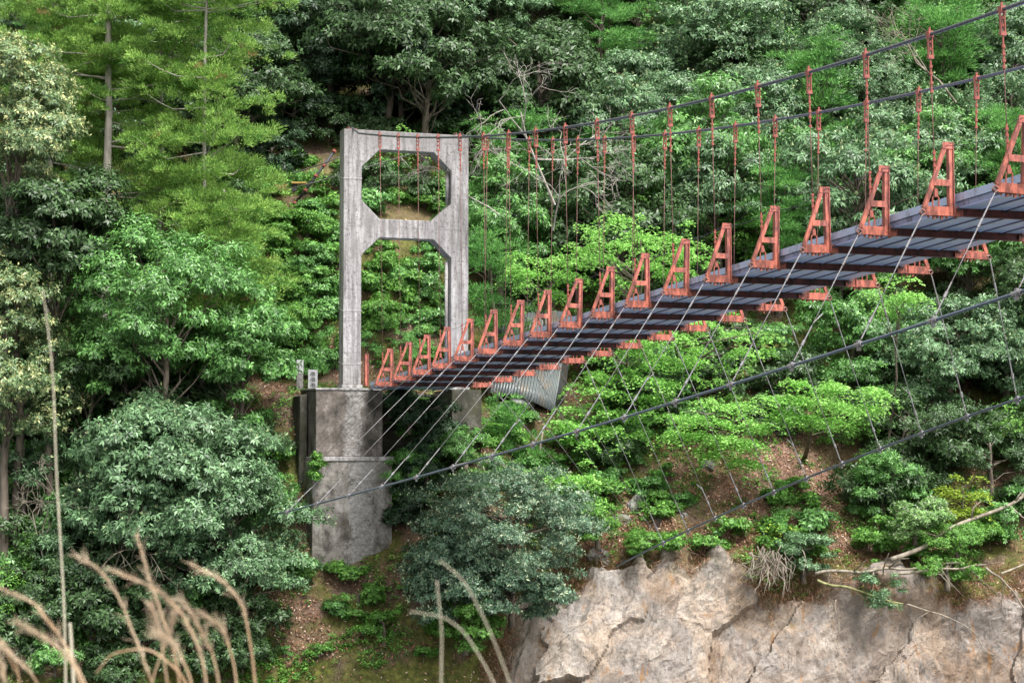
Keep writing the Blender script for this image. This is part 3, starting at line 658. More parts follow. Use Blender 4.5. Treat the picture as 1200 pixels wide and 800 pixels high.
def post_mesh(): 
    mb = MB(); mb.box(-.045, .020, -.055, -.044, .02, 1.18); mb.box(-.045, -.034, -.044, .04, .02, 1.18); return mb.mesh('post', M['red'])
def flange_mesh():
    mb = MB(); mb.box(.021, .033, -.075, .05, .0, 1.16); mb.box(.033, .05, -.06, -.045, 0, 1.16)
    for z in np.linspace(.2, 1.1, 10): mb.tube([(.033, -.035, z), (.052, -.035, z)], .014, 6)
    mb.box(-.04, .045, -.07, .03, 1.155, 1.18); return mb.mesh('rusty_flange', M['reddark'])
def strut_mesh(s):
    mb = MB(); mb.bar((s*.50, -.03, .08), (s*.09, -.03, 1.155), .07, .055, (0, 1, 0)); mb.box(min(s*.16, -.02), max(s*.16, .02), -.066, -.058, 1.07, 1.18)
    for z in (1.11, 1.15): mb.tube([(s*.09, -.07, z), (s*.09, -.06, z)], .014, 6)
    return mb.mesh('strut', M['red'])
def cross_mesh(s):
    mb = MB(); mb.box(*sorted((s*.33, s*.03)), -.066, -.054, .455, .56); mb.box(*sorted((s*.33, s*.03)), -.054, -.01, .548, .56)
    return mb.mesh('crossbar', M['red'])
def loop_mesh(s):
    mb = MB(); xs = s*.27; w = .055
    pts = [(xs-w, 0, -.02), (xs-w, 0, .24)]+[(xs-w*math.cos(a), 0, .24+w*math.sin(a)*1.1) for a in np.linspace(.3, math.pi-.3, 7)]+[(xs+w, 0, .24), (xs+w, 0, -.02)]
    mb.tube(pts, .014, 6); mb.box(xs-.025, xs+.025, -.03, .03, .285, .34); return mb.mesh('loop', M['coupling'])
def shackle_mesh(s):
    mb = MB(); mb.tube([(s*.50, -.05, .02), (s*.56, -.05, .05), (s*.59, -.05, 0), (s*.55, -.05, -.05), (s*.50, -.05, -.02)], .02, 6); return mb.mesh('shackle', M['rod'])
BM = beam_mesh(); ME = {s: dict(base=base_mesh(s, *((-.53, .20) if s < 0 else (-.20, .53))), post=post_mesh(), fl=flange_mesh(), st=strut_mesh(s), cr=cross_mesh(s), lo=loop_mesh(s), sh=shackle_mesh(s)) for s in (-1, 1)}
PXL, PXR = -1.44, 1.44
def frame(k, s):
    L = Vector((PXL if s < 0 else PXR, KY(k), KZ(k)-2.1+.035)); d = ME[s]
    b = link('railing_frame', d['base'], bridge, L); g = RNG
    for n_, key in (('post', 'post'), ('flange', 'fl'), ('strut', 'st'), ('crossbar', 'cr'), ('hanger_loop', 'lo'), ('shackle', 'sh')): link(n_, d[key], b)
    b.rotation_euler = (g.normal(0, .014), g.normal(0, .016), g.normal(0, .03))
    return b
for k in range(0, K1+1):
    link('floor_beam', BM, bridge, (0, KY(k), KZ(k)-2.1+.035))
    for s in (-1, 1): frame(k, s)
# first short post beside the tower leg
for s, X in ((-1, PXL-.27), (1, PXR+.27)):
    b = link('end_post', ME[s]['post'], bridge, (X, -1.27, .05)); b.scale = (1.3, 1.3, .93); link('flange', ME[s]['fl'], b)
# -- deck panels, kerbs
XS = np.linspace(-1.32, 1.32, 7)
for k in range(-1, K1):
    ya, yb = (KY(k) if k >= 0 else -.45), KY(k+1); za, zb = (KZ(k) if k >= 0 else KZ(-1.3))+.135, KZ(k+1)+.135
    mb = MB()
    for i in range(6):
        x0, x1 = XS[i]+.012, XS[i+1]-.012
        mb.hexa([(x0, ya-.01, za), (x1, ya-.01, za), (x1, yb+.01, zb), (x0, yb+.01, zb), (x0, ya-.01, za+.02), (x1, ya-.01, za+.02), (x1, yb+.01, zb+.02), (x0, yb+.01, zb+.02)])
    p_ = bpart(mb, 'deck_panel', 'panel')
    mb = MB()
    for x in XS[1:-1]: mb.bar((x, ya-.03, za-.012), (x, yb+.03, zb-.012), .035, .016)
    for x in XS:
        for (y, z, sg) in ((ya, za, -1), (yb, zb, 1)): mb.box(x-.05, x+.05, y+sg*.06-.03, y+sg*.06+.03, z-.035, z-.006)
    mb.build('batten', M['batten'], p_, BO)
    for s in (-1, 1):
        x = s*1.34; mb = MB(); sx = sorted((x, x+s*.012)); sx2 = sorted((x-s*.02, x-s*.035))
        for (xa, xb), zz0, zz1, mt, nm in (((sx[0], sx[1]), .165, .285, 'kerb', 'kerb_rail'),):
            mb.hexa([(xa, ya-.004, za+zz0-.06), (xb, ya-.004, za+zz0-.06), (xb, yb+.004, zb+zz0-.06), (xa, yb+.004, zb+zz0-.06), (xa, ya-.004, za+zz1-.06), (xb, ya-.004, za+zz1-.06), (xb, yb+.004, zb+zz1-.06), (xa, yb+.004, zb+zz1-.06)])
        xa, xb = sorted((x, x-s*.09)); t0, t1 = .225, .235
        mb.hexa([(xa, ya-.004, za+t0), (xb, ya-.004, za+t0), (xb, yb+.004, zb+t0), (xa, yb+.004, zb+t0), (xa, ya-.004, za+t1), (xb, ya-.004, za+t1), (xb, yb+.004, zb+t1), (xa, yb+.004, zb+t1)])
        kr = bpart(mb, 'kerb_rail', 'kerb')
        mb = MB(); xa, xb = sx2
        mb.hexa([(xa, ya-.004, za+.021), (xb, ya-.004, za+.021), (xb, yb+.004, zb+.021), (xa, yb+.004, zb+.021), (xa, ya-.004, za+.20), (xb, ya-.004, za+.20), (xb, yb+.004, zb+.20), (xa, yb+.004, zb+.20)])
        mb.build('kerb_plate', M['kerblow'], kr, BO)
# -- hand wires along both sides
for s in (-1, 1):
    X = (PXL if s < 0 else PXR)+s*.10
    for hz in ((1.16, .60) if s > 0 else (1.16,)):
        pts = []
        for k in np.arange(0, K1+.01, .25):
            kk = int(k); f = k-kk; pts.append((X, KY(k), KZ(k)+hz-.10*math.sin(math.pi*f)*(1+.5*math.sin(kk*2.1))))
        bpart(MB().tube(pts, .006, 5), 'hand_wire', 'handline', True)
# -- main cables
def cpt(k, s): return np.array([s*CX(k), KY(k), CZ(k)+(.12 if s > 0 else 0)])
RK = np.random.default_rng(5)
for s in (-1, 1):
    pts = [(s*1.92, .3, 11.0), (s*1.92, -.05, 11.02)]+[cpt(k, s) for k in np.arange(-1.2, K1+.1, .5)]
    mb = MB(); pts = np.array(pts)
    mb.tube(pts, .030, 10)
    c_ = bpart(mb, 'main_cable', 'cable', True)
    mb = MB()   # strands wound round the core
    fine = np.array([cpt(k, s) for k in np.arange(-1.2, K1, .03)])
    for ph in range(3):
        an = np.arange(len(fine))*.9+ph*2.094; mb.tube(fine+np.stack([np.cos(an)*.023, 0*an, np.sin(an)*.023], 1), .012, 4)
    mb.build('strand', M['cable'], c_, BO, True)
# -- hangers
def nuts(mb, zs, r=.022, h=.022):
    for z in zs: mb.tube([(0, 0, z-h), (0, 0, z+h)], r, 6)
def upper_mesh(j):
    rg = np.random.default_rng(j); mb = MB()
    mb.box(-.045, .045, -.05, .05, -.045, .055); mb.tube([(0, 0, .05), (0, 0, .12)], .02, 6); mb.box(-.046, -.030, -.020, .020, -.36, .02); mb.box(.030, .046, -.020, .020, -.36, .02)
    mb.box(-.05, .05, -.03, .03, -.40, -.34); mb.tube([(0, 0, -.38), (0, 0, -.92)], .015, 6)
    nuts(mb, [-.12, -.24]); nuts(mb, -.42-np.cumsum(rg.uniform(.10, .17, 4)), .028); return mb.mesh('upper_coupling', M['coupling'])
def lower_mesh(j):
    rg = np.random.default_rng(j+9); mb = MB(); mb.tube([(0, 0, 0), (0, 0, .72)], .016, 6); mb.box(-.03, .03, -.025, .025, -.05, .08)
    nuts(mb, .12+np.cumsum(rg.uniform(.09, .14, 5)), .028); return mb.mesh('lower_coupling', M['coupling'])
UM = [upper_mesh(j) for j in range(4)]; LM = [lower_mesh(j) for j in range(4)]
for k in range(0, K1+1):
    for s in (-1, 1):
        a = cpt(k, s); b = np.array([(PXL-.28) if s < 0 else (PXR+.28), KY(k), KZ(k)+.36])
        d = a-b; L = np.linalg.norm(d); mb = MB(); mb.tube([b+d*.02, a-d*.05], .0075, 6)
        h_ = bpart(mb, 'hanger', 'rod', True)
        rot = Vector(d).to_track_quat('Z', 'Y').to_euler(); rot = Euler((math.atan2(-d[1], d[2]), math.atan2(d[0], d[2]), 0))
        f = min(1., L/2.4)
        u_ = link('upper_coupling', UM[(k+s) % 4], h_, a-np.array(BO), rot); l_ = link('lower_coupling', LM[(k*3+s) % 4], h_, b-np.array(BO), rot)
        u_.scale = (1, 1, f); l_.scale = (1, 1, f)
# -- wind cables and ties
LX = [(3, -6.26, -1.67), (4, -5.86, -1.41), (5, -5.56, -1.18), (6, -5.32, -0.94), (7, -4.87, -0.65), (8, -4.78, -0.43), (9, -4.45, -0.14), (10, -4.13, 0.18), (11, -3.89, 0.44), (12, -3.78, 0.69), (13, -3.51, 0.97), (14, -3.38, 1.24), (15, -3.28, 1.47), (16, -3.22, 1.69), (17, -3.1, 1.92)]
RX = [(4, 4.43, -2.64), (5, 4.32, -2.21), (6, 4.16, -1.83), (7, 3.98, -1.45), (8, 3.83, -1.01), (9, 3.63, -0.62), (10, 3.43, -0.25), (11, 3.22, 0.07), (12, 3.0, 0.38), (13, 2.85, 0.68)]
def fitc(tab, deg=2):
    t = np.array(tab); return np.polyfit(t[:, 0], t[:, 1], deg), np.polyfit(t[:, 0], t[:, 2], deg)
WC = {-1: fitc(LX), 1: fitc(RX)}
def wpt(k, s):
    kk = min(k, 19) if s < 0 else min(k, 17); fx, fz = WC[s]; x = np.polyval(fx, kk); z = np.polyval(fz, kk)
    if k > kk: x += (k-kk)*.02; z += (k-kk)*(.22 if s < 0 else .3)
    return np.array([x, KY(k), z])
for s, ks in ((-1, -.4), (1, 2.0)):
    pts = [wpt(k, s) for k in np.arange(ks, K1+.1, .5)]
    if s < 0:
        g = at(318, 603, 66.9); pts = [g]+[wpt(k, s) for k in np.arange(3., K1+.1, .5)]
    c_ = bpart(MB().tube(pts, .026, 10), 'wind_cable', 'windcable', True)
    t_, k0 = [], 2
    for k in range(0, K1+1):
        foot = np.array([(PXL-.56) if s < 0 else (PXR+.56), KY(k)-.05, KZ(k)+.0])
        if (s < 0 and k < 3) or (s > 0 and k < 4):
            # the first ties are fixed to the bank itself
            if s < 0: tgt = [at(308, 594, 66.3), at(330, 560, 66.6), at(334, 543, 66.7)][k]
            else: tgt = at(700+k*22, 600+k*8, 66.1)
            if s < 0: tgt = [at(334, 543, 66.7), at(330, 560, 66.5), at(312, 597, 66.3)][k]
            end = tgt
        else: end = wpt(k, s)
        d = end-foot; L = np.linalg.norm(d); mb = MB()
        mb.tube([foot, end], .0072, 6)
        tie = bpart(mb, 'tie_rod', 'tie', True)
        e = nrm(d); side = nrm(np.cross(e, [0, 1, 0]))
        mb = MB(); mb.tube([foot+e*.05, foot+e*.12, foot+e*.42, foot+e*.46], [.008, .013, .013, .008], 6); mb.tube([foot+e*.46, foot+e*.62], .020, 6)
        mb.tube([foot+e*.62, foot+e*1.0], .0115, 6)
        mb.build('upper_turnbuckle', M['tie'], tie, BO)
        mb = MB(); mb.tube([end-e*min(.95, L*.3), end-e*.1], .012, 6); mb.tube([end-e*.5, end-e*.4], .026, 6)
        if (k*7+(s > 0)*3) % 3 == 0: mb.tube([end-e*.85, end-e*.85+np.array([s*-.18, .0, .16])], .010, 5)
        mb.build('lower_sleeve', M['tie'], tie, BO)
        if not ((s < 0 and k < 3) or (s > 0 and k < 4)):
            mb = MB(); x, y, z = end; mb.tube([wpt(k-.05, s), wpt(k+.05, s)], .042, 8); mb.box(x-.02, x+.02, y-.03, y+.03, z-.10, z+.07)
            for dy in (-.035, .035): mb.tube([(x-.05, y+dy, z-.03), (x+.05, y+dy, z-.03)], .012, 5)
            mb.build('cable_clamp', M['tie'], c_, BO)
# -- backstays behind the tower and the black turnbuckle
for a, b in ((at(405, 181, 68.2), at(320, 209, 77.5)), (np.array([1.9, .4, 10.9]), at(318, 227, 75.1))):
    bpart(MB().tube(bend(a, b, np.random.default_rng(1), 5, 0.004, -.01), .022, 6), 'backstay', 'tie', True)
an = empty('anchor_rod', at(345, 242, 73.6), 'black anchor rod with red couplings leaning against the bank behind the tower', 'anchor rod')
a, b = at(345, 240, 73.6), at(393, 176, 73.9); o_ = np.array(an.location)
MB().tube([a, b], .055, 8).build('rod', M['black'], an, o_, True)
for t in (.03, .27, .53, .72, .98):
    c = a+(b-a)*t; e = (b-a)/np.linalg.norm(b-a); s_ = nrm(np.cross(e, [0, 0, 1]))
    mb = MB(); mb.tube([c-e*.05, c+e*.05], .085, 8); mb.tube([c-s_*.14, c+s_*.14], .035, 6); mb.build('coupling', M['coupling'], an, o_)
# warning board behind
bd = empty('trail_board', at(345, 216, 75.1), 'small yellow topped wooden box on the ledge behind the backstays', 'box', rz=-YAW)
MB().box(-.1, .1, -.12, .12, -.28, 0).build('box', M['darkstone'], bd); MB().box(-.1, .48, -.2, .2, 0, .07).build('lid', M['yellowlid'], bd, bevel=.01)

# ------------------------------------------------------------------ derelict shed under the bridge end
def corr(c00, c10, c11, c01, nx=44, ny=10, amp=.028, bow=.0, thick=.012):
    c00, c10, c11, c01 = map(lambda c: np.array(c, float), (c00, c10, c11, c01)); nor = nrm(np.cross(c10-c00, c01-c00))
    if nor@FW > 0: nor = -nor
    vs = []; fs = []
    for j in range(ny+1):
        for i in range(nx*4+1):
            u_, w_ = i/(nx*4), j/ny
            p_ = (c00*(1-u_)+c10*u_)*(1-w_)+(c01*(1-u_)+c11*u_)*w_
            vs.append(p_+nor*(amp*math.sin(2*math.pi*i/4)+bow*math.sin(math.pi*u_)))
    R_ = nx*4+1
    for j in range(ny):
        for i in range(nx*4): fs.append((j*R_+i, j*R_+i+1, (j+1)*R_+i+1, (j+1)*R_+i))
    return vs, fs
S0 = at(620, 500, 72.1)
sh = empty('shed', S0, 'derelict shed with curved corrugated zinc roof below the far end of the bridge deck', 'shed')
def shedpart(name, mat, vs, fs, th=.015):
    mb = MB(); mb.add(vs, fs); o_ = mb.build(name, M[mat], sh, S0, True); md = o_.modifiers.new('thickness', 'SOLIDIFY'); md.thickness = th; return o_
vs, fs = corr(at(574, 460, 71.1), at(649, 483, 70.5), at(668, 366, 73.7), at(590, 374, 73.9), 22, 8, .016, .25); shedpart('roof_sheet', 'zinc', vs, fs)
vs, fs = corr(at(570, 452, 72.3), at(575, 462, 71.1), at(590, 374, 73.9), at(571, 396, 74.3), 6, 4, .02, 0); shedpart('gable_sheet', 'zinc', vs, fs)
vs, fs = corr(at(649, 483, 70.5), at(661, 470, 72.1), at(672, 390, 74.1), at(668, 366, 73.7), 6, 4, .02, 0); shedpart('side_sheet', 'zinc', vs, fs)
for (x, y, v_) in ((583, 464, 71.4), (640, 482, 71.2), (655, 478, 72.1)):
    a = at(x, y, v_); mb = MB(); mb.tube([a, (a[0], a[1], ground_z(a)-.3)], .06, 8); mb.build('pole', M['wood'], sh, S0, True)
rk = MB(); a = at(611, 474, 71.1)
rng = np.random.default_rng(3)
def lump(c, R, seed, nu=16, nv=10):
    mb = MB(); vs = []
    for j in range(nv+1):
        for i in range(nu):
            th, ph = math.pi*j/nv, 2*math.pi*i/nu; vs.append((math.sin(th)*math.cos(ph), math.sin(th)*math.sin(ph), math.cos(th)))
    vs = np.array(vs); vs = vs*(1+.35*fbm(vs*1.6+seed, 3, seed)[:, None])*np.array(R)+np.array(c)
    fs = [(j*nu+i, (j+1)*nu+i, (j+1)*nu+(i+1) % nu, j*nu+(i+1) % nu) for j in range(nv) for i in range(nu)]
    mb.add(vs, fs); return mb
tag(lump(a, (.52, .4, .36), 3).build('tarpaulin_bundle', M['tarp'], smooth=True), 'pale grey wrapped bundle lying under the shed roof', 'bundle')
a = at(602, 481, 70.5)
mb = MB(); mb.tube([a+[0, 0, -.14], a+[0, 0, .12]], [.13, .17], 14); mb.tube([a+[0, 0, .12], a+[0, 0, .14]], .18, 14)
tag(mb.build('bucket', M['orange'], smooth=False), 'small orange plastic bucket beside the grey bundle under the shed', 'bucket')
def stick(x0, y0, x1, y1, v0, v1, r0, r1, mat, label, name='fallen_branch', cat='branch', n=9, j=.03, seed=1, twigs=0, sag=0., group=None, drop=1.):
    rg = np.random.default_rng(seed); a, b = at(x0, y0, v0), at(x1, y1, v1); p = bend(a, b, rg, n, j, sag)
    t_ = np.linspace(0, 1, 24); q = np.stack([np.interp(t_, np.linspace(0, 1, n), p[:, k]) for k in range(3)], 1)
    q = np.stack([np.convolve(np.pad(q[:, k], 2, 'edge'), np.ones(5)/5, 'valid') for k in range(3)], 1)
    mb = MB(); mb.tube(q, np.linspace(r0, r1, 24), 8)
    e = empty(name, a, label, cat, group)
    for i in range(twigs):
        s_ = q[int(rg.uniform(5, 21))]; dd = nrm(rg.normal(0, 1, 3)+np.array([0, 0, -.2*drop])+nrm(b-a)*.8)*rg.uniform(.5, 1.3)
        mid = s_+dd*.5+rg.normal(0, .08, 3); mb.tube([s_, mid, s_+dd+rg.normal(0, .1, 3)+[0, 0, -.15*drop]], [r1*.9, r1*.6, r1*.25], 5)
    mb.build('stem', M[mat], e, a, True); return e
stick(636, 505, 633, 530, 68.2, 68.0, .035, .035, 'wood', 'short pale wooden stake standing on the slope below the shed', 'wooden_stake', 'stake', 4, .01, 2)

# ------------------------------------------------------------------ trees: front row, each built for its place
W1 = dict(L=.17, Wd=.06)
# tall conifers, upper left
def tall_conifer(px, trunk_top_y, v, w, py, h, label, nb=44, ntf=620, seed=1, trunk_r=.17, pale=True):
    """long visible trunk with foliage on rising side branches"""
    global NT; NT += 1
    rng = np.random.default_rng(seed); c = at(px, py, v); gz = ground_z(c); base = np.array([c[0], c[1], gz-.2])
    rx, rz = w/2/FPX*v, h/2/FPX*v
    parts, cc = conifer_crown(rx, min(rx, 2.6), rz, rng, nb, ntf, tr=.25, L=.13, Wd=.024, flat=.8, taper=.15, blades=56, cl=.68)
    Rm = np.stack([RT, VF, [0, 0, 1.]], 0); parts = [(p[0]@Rm+c, p[1]) for p in parts]; cc = cc@Rm+c
    e = empty('conifer_tree', base, label, 'tree', 'tall conifers on the upper left')
    link('crown', leaves_mesh('crown', parts, M['conifer'], base), e)
    mb = MB(); top = c+np.array([0, 0, rz*.98]); pts = bend(base, top, rng, 9, .002); mb.tube(pts, np.linspace(trunk_r*1.25, trunk_r*.6, 9), 10)
    for t in cc[:max(24, len(cc)//2)]:
        h0 = np.clip((t[2]-base[2]-.35*rng.uniform(.2, 1.4))/(top[2]-base[2]), .05, .98); s_ = base+(top-base)*h0
        mid = s_*.5+t*.5+rng.normal(0, .15, 3)+[0, 0, -.15]; q = np.array([s_, s_*.75+mid*.25, mid, mid*.5+t*.5+[0, 0, .06], t+[0, 0, .2]])
        mb.tube(q, [.035, .03, .022, .015, .007], 5, cap=False)
    link('trunk', mb.mesh('trunk', M['barkpale'], base, True), e); return e
tall_conifer(127, 0, 68.5, 250, 90, 330, 'tall conifer whose straight pale trunk shows between its tufts', 84, 1250, 1, .15)
tall_conifer(240, 0, 67.6, 190, 150, 480, 'broad bright green conifer leaning out nearest the dark gap left of the tower', 105, 1750, 2, .07)
tall_conifer(62, 0, 70, 170, 60, 260, 'conifer with brownish tufts in the upper left corner of the wood', 62, 880, 3, .12)
tall_conifer(190, 0, 70.5, 200, 10, 200, 'conifer top rising out of view between two larger conifers', 60, 850, 4, .08)
tall_conifer(262, 0, 66.8, 120, 305, 170, 'low bushy conifer foliage above the grey green tree left of the tower', 44, 560, 5, .07)

T = tree
T('broadleaf', 22, 140, 140, 190, 'evergreen covered in creamy yellow new leaves at the upper left edge', v=64.5, mat='blossomy', ncl=44, wpc=62, topfrac=.1, L=.16, Wd=.055, tipfrac=.4, droop=.55)
T('broadleaf', 8, 405, 140, 270, 'pale speckled evergreen filling the middle of the left edge', v=63.2, mat='blossomy', ncl=50, wpc=60, L=.16, Wd=.055, tipfrac=.35, droop=.6)
T('broadleaf', 62, 280, 160, 150, 'dusky blue green evergreen under the creamy leaved tree', v=64.2, mat='darkgreen', ncl=40, wpc=60, L=.17, Wd=.065)
T('broadleaf', 190, 345, 230, 190, 'spreading green evergreen with star shaped leaf whorls left of the mossy slope', v=64.2, mat='midgreen', ncl=62, wpc=66, L=.18, Wd=.06, droop=.45)
T('broadleaf', 285, 408, 130, 130, 'drooping evergreen overhanging the white topped post', v=65.2, mat='midgreen', ncl=26, wpc=64, L=.17, Wd=.06, droop=.6)
T('broadleaf', 105, 455, 150, 90, 'loose dark evergreen above the large grey green tree', v=64.8, mat='darkgreen', ncl=18, wpc=54, L=.17, Wd=.06)
T('broadleaf', 196, 560, 250, 200, 'large rounded grey green evergreen at the lower left', v=62.6, mat='greygreen', ncl=80, wpc=66, L=.17, Wd=.06, tipfrac=.12, droop=.6)
T('broadleaf', 268, 630, 190, 150, 'low grey green evergreen whose leaves hang beside the foot of the pier', v=62.4, mat='greygreen', ncl=46, wpc=66, L=.17, Wd=.06, tipfrac=.1, droop=.65)
T('broadleaf', 120, 640, 130, 120, 'low dark leafed tree behind the dry grass plumes', v=63, mat='greygreen', ncl=24, wpc=60, L=.17, Wd=.055)
T('broadleaf', 275, 500, 100, 110, 'fresh green shrub tree growing down the reddish bank beside the path', v=64.8, mat='midgreen', ncl=18, wpc=60, L=.15, Wd=.06)
T('broadleaf', 28, 540, 100, 110, 'loose twiggy evergreen at the lower left edge', v=64.3, mat='greygreen', ncl=14, wpc=44, L=.16, Wd=.05)
T('broadleaf', 60, 690, 150, 90, 'shaded low evergreen in the lower left corner behind the dry grass', v=62.6, mat='darkgreen', ncl=24, wpc=56, L=.16, Wd=.055)
T('broadleaf', 205, 690, 130, 70, 'dark low foliage under the large grey green evergreen', v=62.2, mat='darkgreen', ncl=20, wpc=56, L=.15, Wd=.055)
T('broadleaf', 150, 420, 150, 90, 'dense mid green evergreen filling the gap above the large grey green one', v=65, mat='midgreen', ncl=26, wpc=60, L=.17, Wd=.06)
T('broadleaf', 480, 545, 60, 50, 'dark ferny shrub in the shade right of the pier', 'shrub', v=65.2, mat='feather', name='leafy_shrub', ncl=12, wpc=50, L=.12, Wd=.03, csize=.36, droop=.6)
T('broadleaf', 545, 525, 80, 46, 'dark green shrub in front of the shaded right pier', 'shrub', v=65.3, mat='midgreen', name='leafy_shrub', ncl=14, wpc=50, L=.13, Wd=.04, csize=.4, droop=.5)
T('broadleaf', 700, 610, 50, 60, 'bright green shrub at the right shoulder of the centre bush', 'shrub', v=64.6, mat='weeds', name='leafy_shrub', ncl=12, wpc=56, L=.11, Wd=.045, csize=.36)
# centre bush
T('broadleaf', 596, 620, 215, 175, 'dense rounded dark grey green bush covering the rock edge in the centre', 'bush', v=62.7, mat='bush', name='evergreen_bush', ncl=84, wpc=84, L=.12, Wd=.045, tipfrac=.28, droop=.15, csize=.62)
T('broadleaf', 535, 668, 130, 130, 'lower left lobe of dense bush foliage over the foot of the bank', 'bush', v=62.5, mat='bush', name='evergreen_bush', ncl=44, wpc=84, L=.12, Wd=.045, tipfrac=.2, droop=.2, csize=.58)
T('broadleaf', 600, 690, 130, 80, 'lowest lobe of bush foliage hanging over the left end of the cliff', 'bush', v=62.3, mat='bush', name='evergreen_bush', ncl=26, wpc=84, L=.12, Wd=.045, tipfrac=.2, droop=.3, csize=.5)
T('broadleaf', 545, 728, 100, 70, 'small light green shrub hanging below the big centre bush', 'bush', v=62.4, mat='weeds', name='evergreen_bush', ncl=14, wpc=60, L=.13, Wd=.045, csize=.4)
# top middle, behind the tower
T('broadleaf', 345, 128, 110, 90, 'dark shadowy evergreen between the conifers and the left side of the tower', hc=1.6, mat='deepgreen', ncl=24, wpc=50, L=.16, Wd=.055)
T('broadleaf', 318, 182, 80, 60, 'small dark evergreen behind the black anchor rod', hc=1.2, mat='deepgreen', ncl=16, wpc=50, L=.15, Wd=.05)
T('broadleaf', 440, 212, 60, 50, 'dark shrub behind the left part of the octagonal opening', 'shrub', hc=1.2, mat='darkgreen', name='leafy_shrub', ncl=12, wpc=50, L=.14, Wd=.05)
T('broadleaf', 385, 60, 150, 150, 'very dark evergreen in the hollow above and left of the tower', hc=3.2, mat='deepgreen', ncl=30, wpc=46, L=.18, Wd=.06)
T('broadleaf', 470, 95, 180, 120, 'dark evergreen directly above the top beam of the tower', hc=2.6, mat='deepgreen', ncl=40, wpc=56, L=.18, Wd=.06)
T('broadleaf', 575, 25, 200, 90, 'greyish evergreen with large leaf whorls at the top edge right of the tower', hc=3.4, mat='greygreen', ncl=36, wpc=58, L=.19, Wd=.065, droop=.5)
T('broadleaf', 560, 120, 160, 110, 'deep green evergreen behind the bare branches', hc=2.8, mat='darkgreen', ncl=34, wpc=58, L=.17, Wd=.06)
T('conifer', 705, 50, 150, 160, 'feathery bright green cypress at the top middle', hc=4, mat='feather', ncl=34, wpc=420, tr=.30, L=.16, Wd=.034, droop=.35, flat=.45, blades=40, brown=0)
T('broadleaf', 735, 100, 150, 80, 'blue grey evergreen under the feathery cypress', hc=2.4, mat='greygreen', ncl=36, wpc=64, L=.17, Wd=.055, tipfrac=.1, droop=.8)
T('broadleaf', 850, 62, 170, 160, 'tall pale grey green evergreen at the top right of the middle', hc=4.4, mat='greygreen', ncl=48, wpc=64, L=.17, Wd=.055, tipfrac=.25, droop=.75)
T('broadleaf', 985, 110, 190, 190, 'large pale evergreen crossed by both main cables', hc=4.4, mat='greygreen', ncl=64, wpc=64, L=.18, Wd=.06, tipfrac=.22, droop=.6)
T('broadleaf', 1100, 45, 170, 120, 'fresh yellowish green evergreen near the upper right corner', hc=3.6, mat='midgreen', ncl=38, wpc=60, L=.18, Wd=.06, tipfrac=.2)
T('broadleaf', 1075, 190, 190, 150, 'pale speckled evergreen behind the railing frames at the right', hc=3.4, mat='greygreen', ncl=54, wpc=66, L=.18, Wd=.06, tipfrac=.3, droop=.6)
T('broadleaf', 1180, 150, 120, 150, 'grey green evergreen at the right edge behind the nearest railing frame', hc=3.2, mat='greygreen', ncl=32, wpc=64, L=.18, Wd=.06, tipfrac=.2)
T('broadleaf', 1160, 20, 120, 90, 'yellow green tree in the upper right corner above the main cable', hc=3, mat='midgreen', ncl=24, wpc=60, L=.17, Wd=.06, tipfrac=.3)
T('broadleaf', 900, 200, 130, 130, 'mid green evergreen behind the lime green maples', hc=3, mat='midgreen', ncl=30, wpc=60, L=.17, Wd=.06)
T('broadleaf', 790, 185, 120, 90, 'speckled pale evergreen just above the lime green maple', hc=2.6, mat='blossomy', ncl=24, wpc=60, L=.15, Wd=.05, tipfrac=.25)
# feathery layered greens right of the tower
T('conifer', 598, 215, 140, 160, 'soft feathery green cypress beside the right leg of the tower', hc=3, mat='feather', ncl=34, wpc=420, tr=.30, L=.16, Wd=.034, droop=.3, flat=.42, blades=40, brown=0)
T('conifer', 690, 200, 120, 120, 'feathery green cypress between the tower and the maple', hc=3, mat='feather', ncl=24, wpc=280, tr=.30, L=.16, Wd=.034, droop=.3, flat=.42, blades=40, brown=0)
T('conifer', 575, 330, 90, 120, 'small shaded feathery cypress low beside the tower leg', v=72, mat='feather', ncl=20, wpc=200, tr=.34, L=.16, Wd=.03, droop=.3, flat=.4, blades=36, brown=0)
T('maple', 690, 250, 220, 100, 'bright lime green maple with flat leaf layers just right of the tower', hc=2.6, ncl=60, wpc=190, back=1.5)
T('maple', 800, 238, 200, 110, 'lime green maple behind the middle of the deck', hc=2.8, ncl=56, wpc=190, back=1.5)
T('maple', 750, 292, 220, 90, 'lower spread of a lime green maple showing through the middle railing frames', v=70, ncl=50, wpc=180, back=1.5)
T('maple', 875, 262, 110, 90, 'lime green maple at the right end of the row behind the deck', hc=2.6, ncl=30, wpc=170)
T('maple', 640, 320, 110, 60, 'thin lime green maple sprays behind the small railing frames', v=71, ncl=24, wpc=150, back=1.5)
# maples below the deck
T('maple', 800, 400, 210, 90, 'lime green maple hanging directly below the deck', v=69, ncl=56, wpc=190, back=4.5)
T('maple', 735, 440, 140, 100, 'lime green maple beside the corrugated shed roof', v=68.5, ncl=36, wpc=180, back=4.5)
T('maple', 965, 470, 160, 60, 'brightest lime green maple bough reaching out over the wind cable', v=66.5, ncl=40, wpc=200, depth=1.6, back=4.5)
T('maple', 850, 492, 170, 70, 'lime green maple bough drooping over the leaf littered slope', v=67, ncl=42, wpc=190, depth=1.6, back=4.5)
T('maple', 880, 540, 50, 30, 'small hanging tip of lime green maple leaves above the brown slope', v=67, ncl=8, wpc=150, depth=.6, trunk=False)
T('maple', 700, 500, 110, 60, 'light green low maple on the slope under the shed', v=68.3, ncl=26, wpc=170, back=1.5)
T('maple', 1050, 345, 70, 50, 'small lime green maple spray under the deck at the right', v=70, ncl=12, wpc=170, back=1.5)
